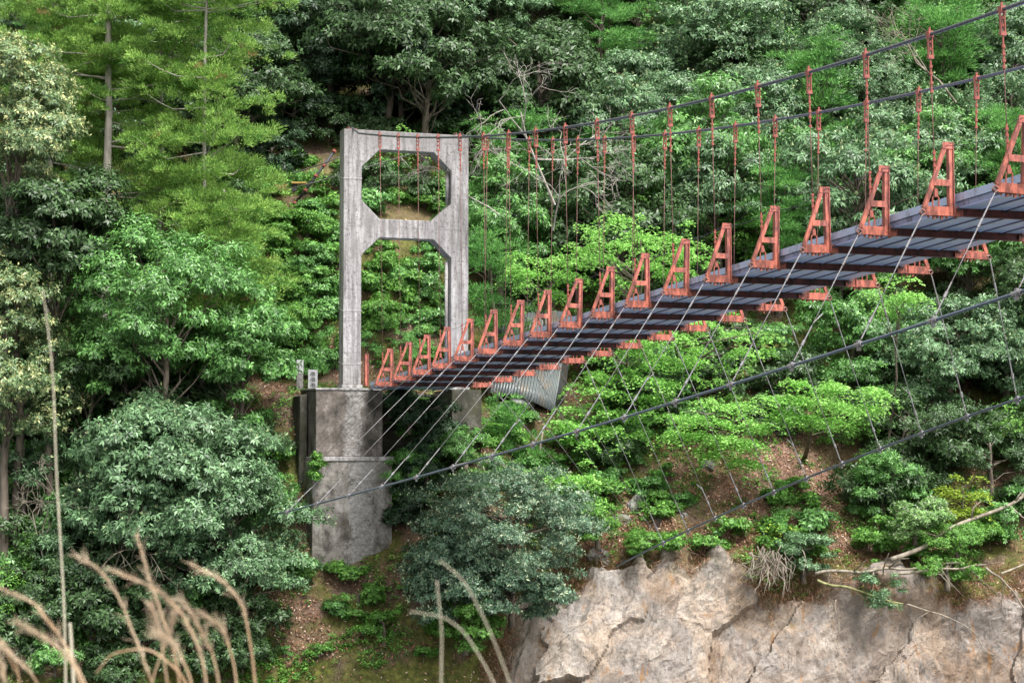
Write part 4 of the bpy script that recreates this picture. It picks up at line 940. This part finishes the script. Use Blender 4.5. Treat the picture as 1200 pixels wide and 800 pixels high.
T('maple', 660, 555, 120, 36, 'low bright green ferny maple just above the dense centre bush', v=66.6, ncl=24, wpc=190, depth=1.2, trunk=False)
T('conifer', 600, 505, 90, 60, 'low feathery green shrub under the shed roof', v=68.6, mat='feather', ncl=14, wpc=140, tr=.3, L=.15, Wd=.03, droop=.1, flat=.4, blades=36, brown=0, trunk=False)
# right middle
T('broadleaf', 1110, 400, 180, 130, 'grey green evergreen under the deck at the right', hc=2.4, mat='greygreen', ncl=50, wpc=62, L=.17, Wd=.06, tipfrac=.12)
T('broadleaf', 1180, 420, 110, 110, 'pale evergreen cut by the right edge just under the near wind cable', hc=2.6, mat='greygreen', ncl=24, wpc=60, L=.17, Wd=.06, tipfrac=.2)
T('broadleaf', 1000, 380, 130, 100, 'mid green evergreen behind the hanging ties below the deck', hc=2.4, mat='midgreen', ncl=30, wpc=58, L=.16, Wd=.055)
T('broadleaf', 1060, 500, 150, 90, 'dark evergreen above the far wind cable at the right', hc=2, mat='darkgreen', ncl=30, wpc=54, L=.16, Wd=.055)
T('broadleaf', 1160, 530, 130, 80, 'very dark evergreen in the gap at the right edge below the wind cable', hc=2, mat='darkgreen', ncl=22, wpc=46, L=.16, Wd=.055)
T('broadleaf', 1035, 580, 90, 120, 'small leafed mid green shrub at the right side of the leaf littered slope', 'shrub', v=68.6, mat='midgreen', name='leafy_shrub', ncl=26, wpc=70, L=.11, Wd=.05, csize=.45, droop=.2)
T('broadleaf', 1072, 605, 62, 62, 'shrub with white flower sprays between the slope and the fallen log', 'shrub', v=66.4, mat='flower', name='flowering_shrub', ncl=14, wpc=80, L=.11, Wd=.045, csize=.42, tipfrac=.3, droop=.1)
T('maple', 1128, 575, 70, 44, 'yellow green layered shrub above the leaning log', 'shrub', v=68.4, mat='yellowgreen', name='leafy_shrub', ncl=16, wpc=150)
T('broadleaf', 1120, 635, 110, 60, 'bright green shrub growing round the leaning log', 'shrub', v=66.9, mat='weeds', name='leafy_shrub', ncl=20, wpc=66, L=.11, Wd=.05, csize=.4)
T('broadleaf', 1175, 600, 80, 80, 'dark green shrub at the right edge behind the leaning log', 'shrub', v=69, mat='midgreen', name='leafy_shrub', ncl=16, wpc=60, L=.13, Wd=.05, csize=.45)
T('broadleaf', 942, 650, 70, 60, 'small dark shrub on the cliff edge beside the hanging roots', 'shrub', v=65.3, mat='greygreen', name='leafy_shrub', ncl=14, wpc=56, L=.10, Wd=.04, csize=.35)
T('broadleaf', 752, 640, 44, 34, 'bright green tuft on the lip of the pale cliff', 'shrub', v=64.9, mat='weeds', name='leafy_shrub', ncl=8, wpc=70, L=.10, Wd=.04, csize=.3)
T('maple', 915, 618, 50, 30, 'little yellow green sapling on the brown slope edge', 'sapling', v=66.8, mat='yellowgreen', name='sapling', ncl=7, wpc=90)
T('broadleaf', 1040, 690, 60, 70, 'thin green creeper hanging over the cliff below the fallen trunks', 'creeper', v=64.6, mat='greygreen', name='creeper', ncl=10, wpc=34, L=.11, Wd=.04, csize=.3, depth=.35, trunk=False)
T('broadleaf', 1110, 668, 90, 40, 'light green sprays under the fallen trunks at the cliff edge', 'shrub', v=65.1, mat='weeds', name='leafy_shrub', ncl=12, wpc=50, L=.10, Wd=.04, csize=.35)
# plants on the mossy slope left of the tower and behind it
for i, (x, y, w, h, mt, lab) in enumerate([
  (330, 330, 80, 60, 'weeds', 'leafy green shrub in the middle of the mossy slope left of the tower'),
  (360, 262, 70, 34, 'weeds', 'low green shrub near the top of the mossy slope left of the tower'),
  (365, 310, 40, 50, 'midgreen', 'dark rounded shrub close to the left side of the tower'),
  (350, 372, 60, 40, 'weeds', 'green shrub low on the mossy slope just left of the tower leg'),
  (315, 290, 60, 50, 'weeds', 'green shrub half hidden behind the conifer left of the tower'),
  (448, 320, 44, 60, 'weeds', 'leafy green plants seen through the lower opening of the tower at its left'),
  (445, 372, 40, 40, 'weeds', 'low green plants behind the tower just above the first railing frames'),
  (500, 330, 50, 90, 'midgreen', 'dark shrub seen through the lower opening of the tower at its right'),
  (495, 225, 50, 60, 'darkgreen', 'dark shrub seen through the octagonal opening of the tower')]):
    T('broadleaf', x, y, w, h, lab, 'shrub', hc=.7, mat=mt, name='leafy_shrub', ncl=14, wpc=60, L=.12, Wd=.055, csize=.42, droop=.25)
T('maple', 470, 172, 60, 30, 'light green spray showing through the top of the octagonal opening', 'shrub', hc=2, name='leafy_shrub', ncl=9, wpc=120)
T('broadleaf', 450, 735, 60, 44, 'light green leafy shrub at the bottom of the bank below the pier', 'shrub', v=62.6, mat='weeds', name='leafy_shrub', ncl=12, wpc=46, L=.12, Wd=.05, csize=.36)
T('broadleaf', 420, 700, 60, 30, 'thin scrubby plant on the brown bank under the pier', 'shrub', v=63.6, mat='weeds', name='leafy_shrub', ncl=8, wpc=34, L=.10, Wd=.04, csize=.32)
T('broadleaf', 345, 660, 50, 50, 'sparse green shrub left of the foot of the pier', 'shrub', v=63.8, mat='midgreen', name='leafy_shrub', ncl=10, wpc=44, L=.11, Wd=.045, csize=.34)
T('broadleaf', 369, 545, 16, 50, 'light green ivy strip climbing the left edge of the pier', 'ivy', v=64.05, mat='weeds', name='ivy', ncl=8, wpc=50, L=.08, Wd=.05, csize=.2, depth=.08, trunk=False)

# ------------------------------------------------------------------ forest behind, copied from a few built kinds
protos = []
rngf = np.random.default_rng(77)
def forest_proto(kind, mt, R, seed, **kw):
    rng = np.random.default_rng(seed)
    if kind == 'conifer': parts, cc = conifer_crown(R[0], R[1], R[2], rng, 34, 330, tr=.38, L=.2, Wd=.036, droop=.2, flat=.5, blades=36, brown=0)
    else: parts, cc = broadleaf(np.zeros(3), R, rng, **kw)
    c = np.array([0, 0, R[2]+2.2]); cc = cc+c
    crown = leaves_mesh('crown', [(p[0]+c, p[1]) for p in parts], M[mt], (0, 0, 0))
    mb = MB(); make_trunk(mb, np.array([0, 0, -1.]), c+np.array([0, 0, R[2]*.5]), cc, rng, r0=.2); return crown, mb.mesh('trunk', M['bark'], (0, 0, 0), True), c[2], kind
protos = [forest_proto('broadleaf', 'darkgreen', (2.6, 2.6, 2.1), 1, ncl=44, wpc=48, L=.2, Wd=.075),
          forest_proto('broadleaf', 'greygreen', (2.5, 2.5, 2.2), 2, ncl=46, wpc=52, L=.19, Wd=.065, tipfrac=.15, droop=.6),
          forest_proto('broadleaf', 'midgreen', (2.4, 2.4, 1.9), 3, ncl=42, wpc=52, L=.19, Wd=.07),
          forest_proto('conifer', 'feather', (1.9, 1.9, 2.8), 4)]
FLAB = {0: 'dark evergreen standing in the shade of the forest behind the front trees', 1: 'grey green evergreen standing in the forest behind the front trees',
        2: 'mid green evergreen standing in the forest behind the front trees', 3: 'feathery cypress standing in the forest behind the front trees'}
FGRP = {0: 'dark evergreens in the forest behind', 1: 'grey green evergreens in the forest behind', 2: 'mid green evergreens in the forest behind', 3: 'cypresses in the forest behind'}
placed = []
for row, v in enumerate(np.arange(76, 113, 4.2)):
    for px in np.arange(-260+row % 2*45, 1470, 92):
        x = px+rngf.uniform(-26, 26); vv_ = v+rngf.uniform(-1.8, 1.8); u_ = (x-600)/FPX*vv_
        b = CAM*[1, 1, 0]+u_*RT+vv_*VF; b[2] = ground_z(b)
        if row == 0 and (300 < x < 560 or 0 < x < 260): continue
        w_ = [.34, .30, .22, .14]
        if x < 330: w_ = [.30, .12, .13, .45]
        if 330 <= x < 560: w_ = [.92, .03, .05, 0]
        k = int(rngf.choice(4, p=w_)); cr, tk, ch, kd = protos[k]
        sc = rngf.uniform(.8, 1.2)
        # skip what stands wholly above the picture or wholly hidden
        top = b+np.array([0, 0, (ch-1.5)*sc]); d = (top-CAM)@FW; yy = 400-FPX*((top-CAM)@UP)/d
        if yy < -260: continue
        e = empty({3: 'conifer_tree'}.get(k, 'broadleaf_tree'), b, FLAB[k], 'tree', FGRP[k], rngf.uniform(0, 6.28)); e.scale = (sc, sc, sc*rngf.uniform(.85, 1.1))
        link('crown', cr, e); link('trunk', tk, e)

# ------------------------------------------------------------------ undergrowth shrubs on the slope between and behind the trees
def shrub_proto(mt, seed, **kw):
    rng = np.random.default_rng(seed); parts, cc = broadleaf(np.array([0, 0, .7]), (1.35, 1.35, .95), rng, ncl=17, csize=.5, **kw)
    crown = leaves_mesh('crown', parts, M[mt], (0, 0, 0)); mb = MB(); make_trunk(mb, np.array([0, 0, -.5]), np.array([0, 0, .9]), cc, rng, r0=.06)
    return crown, mb.mesh('stem', M['bark'], (0, 0, 0), True)
SP = [shrub_proto('darkgreen', 11, wpc=46, L=.16, Wd=.06), shrub_proto('midgreen', 12, wpc=46, L=.15, Wd=.06), shrub_proto('weeds', 13, wpc=46, L=.13, Wd=.055), shrub_proto('greygreen', 14, wpc=46, L=.16, Wd=.055)]
SL = ['dark leafy shrub in the undergrowth between the trees', 'mid green shrub in the undergrowth between the trees', 'light green shrub in the undergrowth between the trees', 'grey green shrub in the undergrowth between the trees']
def clear(x, y):
    if 285 < x < 575 and 222 < y < 900: return True          # open mossy slope and piers
    if 770 < x < 1015 and 520 < y: return True               # leaf littered slope
    if x > 560 and y > 610: return True
    if 690 < x < 1015 and y > 560: return True
    if 560 < x < 700 and 400 < y: return True
    return False
for gy in np.arange(-60, 780, 46):
    for gx in np.arange(-70, 1480, 62):
        x = gx+rngf.uniform(-26, 26); y = gy+rngf.uniform(-18, 18)
        if clear(x, y) or (y > 600 and x > 300): continue
        v = on_ground(x, y, .5); 
        if v > 108: continue
        b = at(x, y, v); b[2] = ground_z(b)
        w_ = [.5, .2, .08, .22] if (x > 560 or x < 330) else [.95, .05, 0, 0]
        if 600 < x < 1050 and 220 < y < 520: w_ = [.35, .3, .25, .1]
        k = int(rngf.choice(4, p=w_)); sc = rngf.uniform(.8, 1.35)
        e = empty('leafy_shrub', b, SL[k], 'shrub', SL[k].split(' in the')[0]+'s in the undergrowth', rngf.uniform(0, 6.28)); e.scale = (sc,)*3
        link('crown', SP[k][0], e); link('stem', SP[k][1], e)

# ------------------------------------------------------------------ bare branches, fallen trunks, roots
def bare(px0, py0, px1, py1, v, label, seed, spread=1., n=9, mat='log', name='bare_tree', r=.05):
    rg = np.random.default_rng(seed); a, b = at(px0, py0, v), at(px1, py1, v-.5); mb = MB()
    def grow(p, d, l, r_, lev):
        if len(mb.v) > 14000: return
        q = [p]; dd = d
        for i in range(4):
            dd = nrm(dd+rg.normal(0, .16, 3)); q.append(q[-1]+dd*l/4)
        mb.tube(q, np.linspace(r_, r_*.55, 5), 5, cap=False)
        if lev < 5:
            for i in range(3 if lev < 4 else 2):
                s_ = q[rg.integers(2, 5)]; grow(s_, nrm(dd+rg.normal(0, .52, 3)*spread), l*rg.uniform(.5, .8), max(r_*.6, .0055), lev+1)
    grow(a, nrm(b-a), np.linalg.norm(b-a)*.55, r, 0)
    e = empty(name, a, label, 'tree'); mb.build('branches', M[mat], e, a, True); return e
bare(650, 240, 575, 40, 67.6, 'pale leafless tree with fine bare branches above the main cables', 5, 1.0, r=.045, mat='barkpale')
bare(648, 270, 700, 110, 67.9, 'second leafless tree whose thin branches spread under the blue grey evergreen', 8, 1.0, r=.035, mat='barkpale')
bare(585, 252, 500, 190, 67.4, 'bleached bare branch reaching across the right side of the tower opening', 12, .8, r=.026, mat='barkpale')
bare(1120, 120, 1050, 20, 72, 'grey bare twigs in the gap between the cables at the upper right', 15, 1.0, r=.045)
bare(60, 700, 20, 560, 62, 'tangle of thin bare twigs at the lower left edge', 21, 1.1, r=.035)
bare(110, 720, 200, 600, 62, 'thin bare twigs rising in front of the grey green evergreen', 25, 1.1, r=.03)
stick(1036, 658, 1230, 562, 65.4, 69, .085, .05, 'log', 'pale leaning fallen trunk rising to the right edge over the shrubs', 'fallen_tree', 'fallen tree', 7, .02, 3, 8)
stick(952, 672, 1080, 664, 64.9, 65.2, .06, .035, 'log', 'bleached horizontal fallen trunk lying on the cliff edge', 'fallen_tree', 'fallen tree', 7, .03, 4, 7)
stick(1050, 672, 1160, 661, 64.9, 65.1, .05, .03, 'log', 'thinner bleached trunk lying right of the horizontal one on the cliff edge', 'fallen_tree', 'fallen tree', 7, .035, 5, 7)
stick(955, 678, 1062, 708, 64.7, 64.3, .05, .03, 'mosslog', 'mossy fallen branch slanting down across the top of the cliff', 'fallen_branch', 'branch', 7, .03, 6, 6)
stick(1060, 707, 1168, 768, 64.2, 63.8, .03, .012, 'log', 'long thin bare branch hanging down the right of the cliff face', 'fallen_branch', 'branch', 9, .05, 7, 3, .12)
stick(1155, 664, 1203, 716, 65.0, 64.3, .04, .025, 'log', 'bare curved branch drooping at the right edge of the cliff', 'fallen_branch', 'branch', 7, .03, 8, 1, .1)
stick(980, 700, 985, 762, 64.4, 64.0, .018, .010, 'log', 'short thin root dangling down the middle right of the cliff', 'hanging_root', 'root', 7, .06, 9, 0)
stick(1172, 672, 1215, 655, 65.8, 66.3, .04, .03, 'log', 'short grey branch end poking in at the right edge above the cliff', 'fallen_branch', 'branch', 5, .02, 10, 0)
stick(520, 552, 595, 546, 64.0, 64.2, .022, .015, 'log', 'bleached arching twig lying over the top of the centre bush', 'fallen_branch', 'branch', 7, .03, 11, 1, .12)
stick(345, 765, 430, 742, 62.5, 62.8, .035, .015, 'log', 'thin dead branch lying on the bank at the bottom below the pier', 'fallen_branch', 'branch', 7, .06, 12, 3)
for i, (x, y, R_, lb) in enumerate([(748, 592, .55, 'largest grey lichen covered boulder in the outcrop above the cliff'), (772, 612, .42, 'grey boulder at the lower right of the outcrop above the cliff'), (785, 585, .4, 'upper right grey boulder of the outcrop'), (730, 575, .36, 'small pale boulder at the upper left of the outcrop'),
    (757, 628, .33, 'lowest boulder of the outcrop close to the cliff edge'), (800, 603, .3, 'rightmost small boulder of the outcrop'), (727, 608, .34, 'mossy boulder on the left of the outcrop'), (768, 566, .28, 'topmost little boulder of the outcrop'), (830, 545, .35, 'dark mossy boulder under the maple boughs'), (700, 650, .4, 'pale boulder at the left end of the cliff top')]):
    v_ = on_ground(x, y, .05); c = at(x, y, v_); mbb = lump((0, 0, 0), (R_*1.15, R_*.9, R_*.75), 100+i, 22, 14)
    vv2 = np.array(mbb.v); f2, _, _ = facets(vv2*2.6+i*7, 5); vv2 = vv2*(1+.30*f2[:, None]); mbb.v = [tuple(q) for q in vv2]
    o2 = link('boulder', mbb.mesh('boulder', M['boulder']), None, c-np.array([0, 0, R_*.3])+VF*R_*.25, (0, 0, i*.9)); tag(o2, lb, 'boulder', 'boulders of the outcrop')
for x, y, w, h, lb in ((480, 480, 60, 50, 'added shrub with shade dark leaves just under the deck beside the pier'), (515, 500, 60, 60, 'added shrub with shade dark leaves deep in the recess under the deck'), (500, 545, 70, 50, 'added shrub with shade dark leaves below the recess and above the centre bush'), (478, 590, 50, 60, 'added shrub with shade dark leaves along the right side of the lower pier')):
    T('broadleaf', x, y, w, h, lb, 'shrub', v=66.1 if y < 530 else 65.3, mat='deepgreen', name='leafy_shrub', ncl=16, wpc=54, L=.13, Wd=.045, csize=.4)  # shrubs added to blacken the recess; their leaf colour holds the shade
rg = np.random.default_rng(31); root = at(898, 656, 65.0); e = empty('root_mass', root, 'tangle of pale exposed roots hanging over the lip of the cliff', 'roots')
mb = MB()
for i in range(70):
    p = root+RT*rg.normal(0, .42)+VF*rg.normal(-.35, .12)+np.array([0, 0, rg.uniform(-.2, .5)]); q = [p]
    d = nrm(np.array([0, 0, -1.])+RT*rg.normal(0, .6)-VF*rg.uniform(0, .3))
    for j in range(5): d = nrm(d+rg.normal(0, .35, 3)+[0, 0, -.15]); q.append(q[-1]+d*rg.uniform(.10, .28))
    mb.tube(q, np.linspace(rg.uniform(.012, .03), .006, 6), 4, cap=False)
mb.build('roots', M['wood'], e, root, True)

def tiny_proto(mt, seed, **kw):
    rng = np.random.default_rng(seed); parts, cc = broadleaf(np.array([0, 0, .3]), (.6, .6, .35), rng, ncl=8, wpc=26, csize=.28, **kw)
    crown = leaves_mesh('crown', parts, M[mt], (0, 0, 0)); mb = MB(); make_trunk(mb, np.array([0, 0, -.3]), np.array([0, 0, .4]), cc, rng, r0=.02, limb=.01); return crown, mb.mesh('stem', M['bark'], (0, 0, 0), True)
TPR = [tiny_proto('weeds', 1, L=.12, Wd=.055), tiny_proto('midgreen', 2, L=.13, Wd=.05), tiny_proto('weeds', 3, L=.10, Wd=.05, droop=.1), tiny_proto('feather', 4, L=.16, Wd=.03, droop=.7)]
for (x0, x1, y0, y1, n_) in ((285, 398, 245, 440, 82), (425, 530, 280, 430, 50), (425, 525, 205, 250, 16), (300, 400, 190, 235, 8), (660, 790, 490, 610, 18), (560, 690, 490, 560, 12), (330, 500, 665, 790, 9), (465, 575, 490, 600, 26), (1000, 1190, 560, 670, 14), (790, 960, 570, 660, 14), (700, 830, 470, 560, 10), (300, 350, 450, 640, 10)):
    for _ in range(n_):
        x, y = rngf.uniform(x0, x1), rngf.uniform(y0, y1); v = on_ground(x, y, .15); b = at(x, y, v); k = int(rngf.choice(4, p=[.4, .22, .23, .15])); sc = rngf.uniform(.45, 1.25)
        if 355 < x < 460 and y > 450 and y < 665: continue
        e = empty('small_plant', b, ['leafy light green plant growing on the open slope', 'dark leaved small plant growing on the open slope', 'short bright green plant growing on the open slope', 'feathery small plant growing on the open slope'][k], 'plant', ['leafy light plants', 'dark small plants', 'short bright plants', 'feathery small plants'][k]+' on the open slopes', rngf.uniform(0, 6.28)); e.scale = (sc,)*3
        link('crown', TPR[k][0], e); link('stem', TPR[k][1], e)

# ------------------------------------------------------------------ ferns
def fern_mesh(seed, nf=8, L=.62):
    rg = np.random.default_rng(seed); parts = []
    for i in range(nf):
        az = 2*math.pi*i/nf+rg.normal(0, .25); l = L*rg.uniform(.75, 1.15); t = np.linspace(.1, 1, 26)
        o_ = np.array([math.cos(az), math.sin(az), 0]); P = o_*(t[:, None]*l*.92)+np.array([0, 0, 1.])*(l*(.75*t-.72*t**2))[:, None]
        tan = nrm(np.gradient(P, axis=0)); sd_ = nrm(np.cross(tan, [0, 0, 1.]))
        for sg in (-1, 1):
            parts.append((leaf_arrays(P, sd_*sg+tan*.45-np.array([0, 0, .15]), np.tile([0, 0, 1.], (len(P), 1)), .24*l*np.sin(np.pi*np.clip(t, .05, .97))**.7, .045*l/.6, .05), np.clip(rg.normal(.5, .15, len(P)), 0, .9)))
    return leaves_mesh('fronds', parts, M['fern'], (0, 0, 0))
FM = [fern_mesh(s) for s in range(4)]
ferns = [(380, 238, 'bright fern on the ledge left of the tower above the mossy slope', 1.1), (350, 208, 'fern standing beside the backstay cables', 1.0), (392, 212, 'fern half hidden by the left leg of the tower', .9),
 (470, 500, 'fern growing in the dark recess right of the pier', 1.3), (500, 535, 'fern at the lower end of the dark recess under the deck', 1.2), (466, 595, 'small bright fern against the right side of the pier', .8),
 (545, 505, 'fern in the shade between the two piers', 1.3), (575, 500, 'fern under the lower edge of the shed roof', 1.3), (490, 470, 'fern just below the deck in deep shadow', 1.1),
 (655, 520, 'fern standing right of the wooden stake', 1.3), (610, 530, 'fern on the slope between shed and centre bush', 1.3), (470, 625, 'tiny fern at the foot of the pier', .6),
 (480, 690, 'fern on the brown bank left of the centre bush', 1.0), (445, 690, 'fern on the brown bank straight below the pier', .8), (690, 540, 'fern above the right shoulder of the centre bush', 1.2)]
for i, (x, y, lab, sc) in enumerate(ferns):
    v = on_ground(x, y, .12); p = at(x, y, v); 
    if 455 < x < 600 and y < 560: p = at(x, y, min(v, 66.0+(x-455)*.012))
    e = empty('fern', p, lab, 'fern', 'ferns around the bridge end', i*1.3); e.scale = (sc, sc, sc); link('fronds', FM[i % 4], e)

# ------------------------------------------------------------------ ground cover that nobody could count
tn = TP[idx[1:-1, 1:-1]] if False else None
def scatter_pts(mask, n, rng):
    ids = np.flatnonzero(mask); 
    return rng.choice(ids, n)
rng = np.random.default_rng(9)
G = TP.reshape(nc, nr, 3); du = np.gradient(G, axis=0); dv = np.gradient(G, axis=1); NRM = nrm(np.cross(du, dv)).reshape(-1, 3); NRM *= np.sign(NRM@(-VF+np.array([0, 0, 1.])))[:, None]
vis = (TX > -60) & (TX < 1260)
def jit(i, rng, s=.08): return TP[i]+rng.normal(0, s, (len(i), 3))*[1, 1, .3]+NRM[i]*.03
i1 = scatter_pts(vis & (litter > .25) & (TS > 6.9) & (TS < 10.5), 26000, rng); i2 = scatter_pts(vis & (rock < .3) & (TS > 5.5) & (TS < 12.5), 16000, rng)
ii = np.concatenate([i1, i2]); k = len(ii); nn = nrm(NRM[ii]+rng.normal(0, .5, (k, 3))); dd = nrm(np.cross(nn, rdirs(k, rng)))
lv = [(leaf_arrays(jit(ii, rng), dd, nn, rng.uniform(.07, .13, k), .05, .1), rng.random(k))]
tag(link('leaf_litter', leaves_mesh('leaf_litter', lv, M['litter'], (0, 0, 0))), 'brown fallen leaves lying over the slope and cliff top', kind='stuff')
# low plants: rosettes in patches
gm = fbm(TP*.75, 3, 91)+.25*fbm(TP*2.5, 2, 93)
area = vis & (rock < .35) & (TS > 6.85) & (TS < 12.6) & (gm > .02) & ~((TX > 340) & (TX < 620) & (TS < 7.6) & (gm < .25)) & ~((litter > .6) & (TX > 800) & (TX < 1000) & (TS < 9))
ii = scatter_pts(area, 15000, rng); ii2 = scatter_pts(vis & (rock < .4) & (TS > 5.2) & (TS < 7.5) & (gm > .22) & (TX < 700), 2600, rng); ii = np.concatenate([ii, ii2])
P_ = jit(ii, rng, .1)+np.array([0, 0, .08])*rng.random((len(ii), 1)); D_ = nrm(NRM[ii]*.6+[0, 0, .7]+rng.normal(0, .25, (len(ii), 3)))
tag(link('ground_plants', leaves_mesh('ground_plants', whorls(P_, D_, rng, 6, .13, .05, .2, tipfrac=.1), M['weeds'], (0, 0, 0))), 'low green plants covering the mossy slopes', kind='stuff')
ii = scatter_pts(vis & (TS > 6.5) & (TS < 7.5) & (rock < .7) & (TX > 560), 20000, rng)
P_ = jit(ii, rng, .05); k = len(ii)
lv = [(leaf_arrays(P_, nrm(NRM[ii]*.5-np.array([0, 0, .6])-VF*.5+rng.normal(0, .35, (k, 3))), rdirs(k, rng), rng.uniform(.15, .45, k), .014, .2), rng.random(k)*.9)]
tag(link('hanging_grass', leaves_mesh('hanging_grass', lv, M['litter'], (0, 0, 0))), 'withered grass and rootlets trailing over the cliff edge', kind='stuff')

# ------------------------------------------------------------------ near bank: out of focus dry grass
def blade(pts, v, r0, r1, label, mat='drystem', plume=0, seed=0, name='dry_grass_stalk'):
    rg = np.random.default_rng(seed); P = np.array([at(x, y, v+dv_) for x, y, dv_ in pts])
    # carry the stalk down to the near bank
    d = nrm(P[0]-P[1]); foot = P[0]+np.array([d[0]*.25, d[1]*.25, 0]); foot[2] = ground_z(foot)
    P = np.vstack([foot, P]); t = np.linspace(0, 1, len(P)); tt = np.linspace(0, 1, 40)
    q = np.stack([np.interp(tt, t, P[:, k]) for k in range(3)], 1)
    for _ in range(6): q[1:-1] = (q[:-2]+q[1:-1]*2+q[2:])/4
    e = empty(name, foot, label, 'dry grass', 'dry grass stalks on the near bank')
    MB().tube(q, np.linspace(r0, r1, 40), 8).build('stem', M[mat], e, foot, True)
    if plume:
        mb = MB()
        for i in range(110):
            j = int(rg.uniform(40-plume, 39)); s_ = q[j]; tn_ = nrm(q[min(j+1, 39)]-q[j-1]); L_ = rg.uniform(.012, .038)
            dd = nrm(tn_+rg.normal(0, .25, 3)); mb.tube([s_, s_+dd*L_*.5, s_+nrm(dd+rg.normal(0, .12, 3))*L_], [.0004, .00055, .0002], 3, cap=False)
        mb.build('plume', M['dryplume'], e, foot, True)
GB = 3.7
STALKR = [(.0027, .0010), (.0021, .0009), (.0030, .0012)]
stalks = [
 ([(-20, 830, 0), (-2, 745, 0), (20, 790, 0)], 0), ([(30, 840, 0), (18, 770, 0), (-15, 730, 0)], 0),
 ([(115, 830, 0), (75, 752, 0), (40, 705, .05), (-8, 686, .1)], 26), ([(104, 820, 0), (82, 770, 0), (50, 745, 0), (22, 732, 0)], 22),
 ([(190, 830, 0), (163, 758, 0), (140, 700, 0), (118, 668, 0), (95, 654, 0)], 28), ([(215, 830, 0), (205, 765, 0), (188, 715, 0), (172, 670, 0), (160, 625, 0)], 28),
 ([(245, 830, 0), (238, 770, 0), (215, 720, 0), (185, 690, 0), (130, 668, 0)], 26), ([(262, 830, 0), (250, 765, 0), (228, 725, 0), (214, 705, 0)], 20),
 ([(302, 830, 0), (296, 770, 0), (286, 710, 0), (262, 680, 0), (222, 660, 0)], 20), ([(280, 830, 0), (275, 780, 0), (262, 735, 0), (240, 722, 0)], 16),
 ([(200, 830, 0), (192, 770, 0), (186, 735, 0), (178, 712, 0)], 16), ([(230, 840, 0), (215, 790, 0), (175, 758, 0), (130, 765, 0), (112, 790, 0)], 0),
 ([(10, 830, 0), (5, 790, 0), (-12, 742, 0)], 20), ([(60, 840, 0), (42, 795, 0), (12, 765, 0), (-10, 750, 0)], 20),
 ([(232, 840, 0), (222, 790, 0), (205, 755, 0), (185, 742, 0)], 18), ([(172, 840, 0), (180, 790, 0), (196, 750, 0), (205, 715, 0)], 14)]
slab = ['arching plume leftmost at the bottom', 'short stalk bent to the left corner', 'long stalk arching left across the pale vertical stem', 'shorter plume beneath the long left arching stalk',
 'thick plume slanting up to the left of the group', 'tallest plume pointing up in the middle of the group', 'plume crossing the middle of the group from right to left', 'short plume right of the middle of the group',
 'rightmost tall stalk with an arched tip', 'small plume beside the rightmost tall stalk', 'small upright plume in the middle of the group', 'thin bowed leaf curling back down to the left', 'plume at the very left edge',
 'low plume in the bottom left corner', 'low plume between the taller middle stalks', 'small plume leaning right among the middle stalks']
for i, ((pts, pl), lb) in enumerate(zip(stalks, slab)):
    blade(pts, GB+.25*math.sin(i*1.7), *STALKR[i % 3], 'blurred dry grass, '+lb, 'drystem', pl, i)
blade([(78, 830, 0), (75, 700, 0), (66, 560, 0), (62, 430, 0), (50, 340, 0)], 4.6, .0034, .0012, 'tall thin pale dead stem standing upright at the left', 'greystem', 0, 50, 'dead_stem')
blade([(88, 830, 0), (84, 760, 0), (82, 730, 0)], 4.4, .0045, .0035, 'short broken grey stem right of the tall pale stem', 'greystem', 0, 51, 'dead_stem')
blade([(612, 850, 0), (598, 800, 0), (575, 740, 0), (545, 680, 0), (515, 656, 0)], 3.4, .0014, .0008, 'thin blurred stem arching left over the centre bush', 'greystem', 0, 52)
blade([(600, 850, 0), (575, 790, 0), (545, 740, 0), (520, 722, 0), (480, 716, 0)], 3.4, .0014, .0008, 'lower blurred stem bending left below the centre bush', 'greystem', 0, 53)
blade([(516, 850, 0), (517, 800, 0), (518, 740, 0), (512, 680, 0)], 3.5, .0018, .001, 'faint upright blurred stem left of the centre bush', 'greystem', 0, 54)
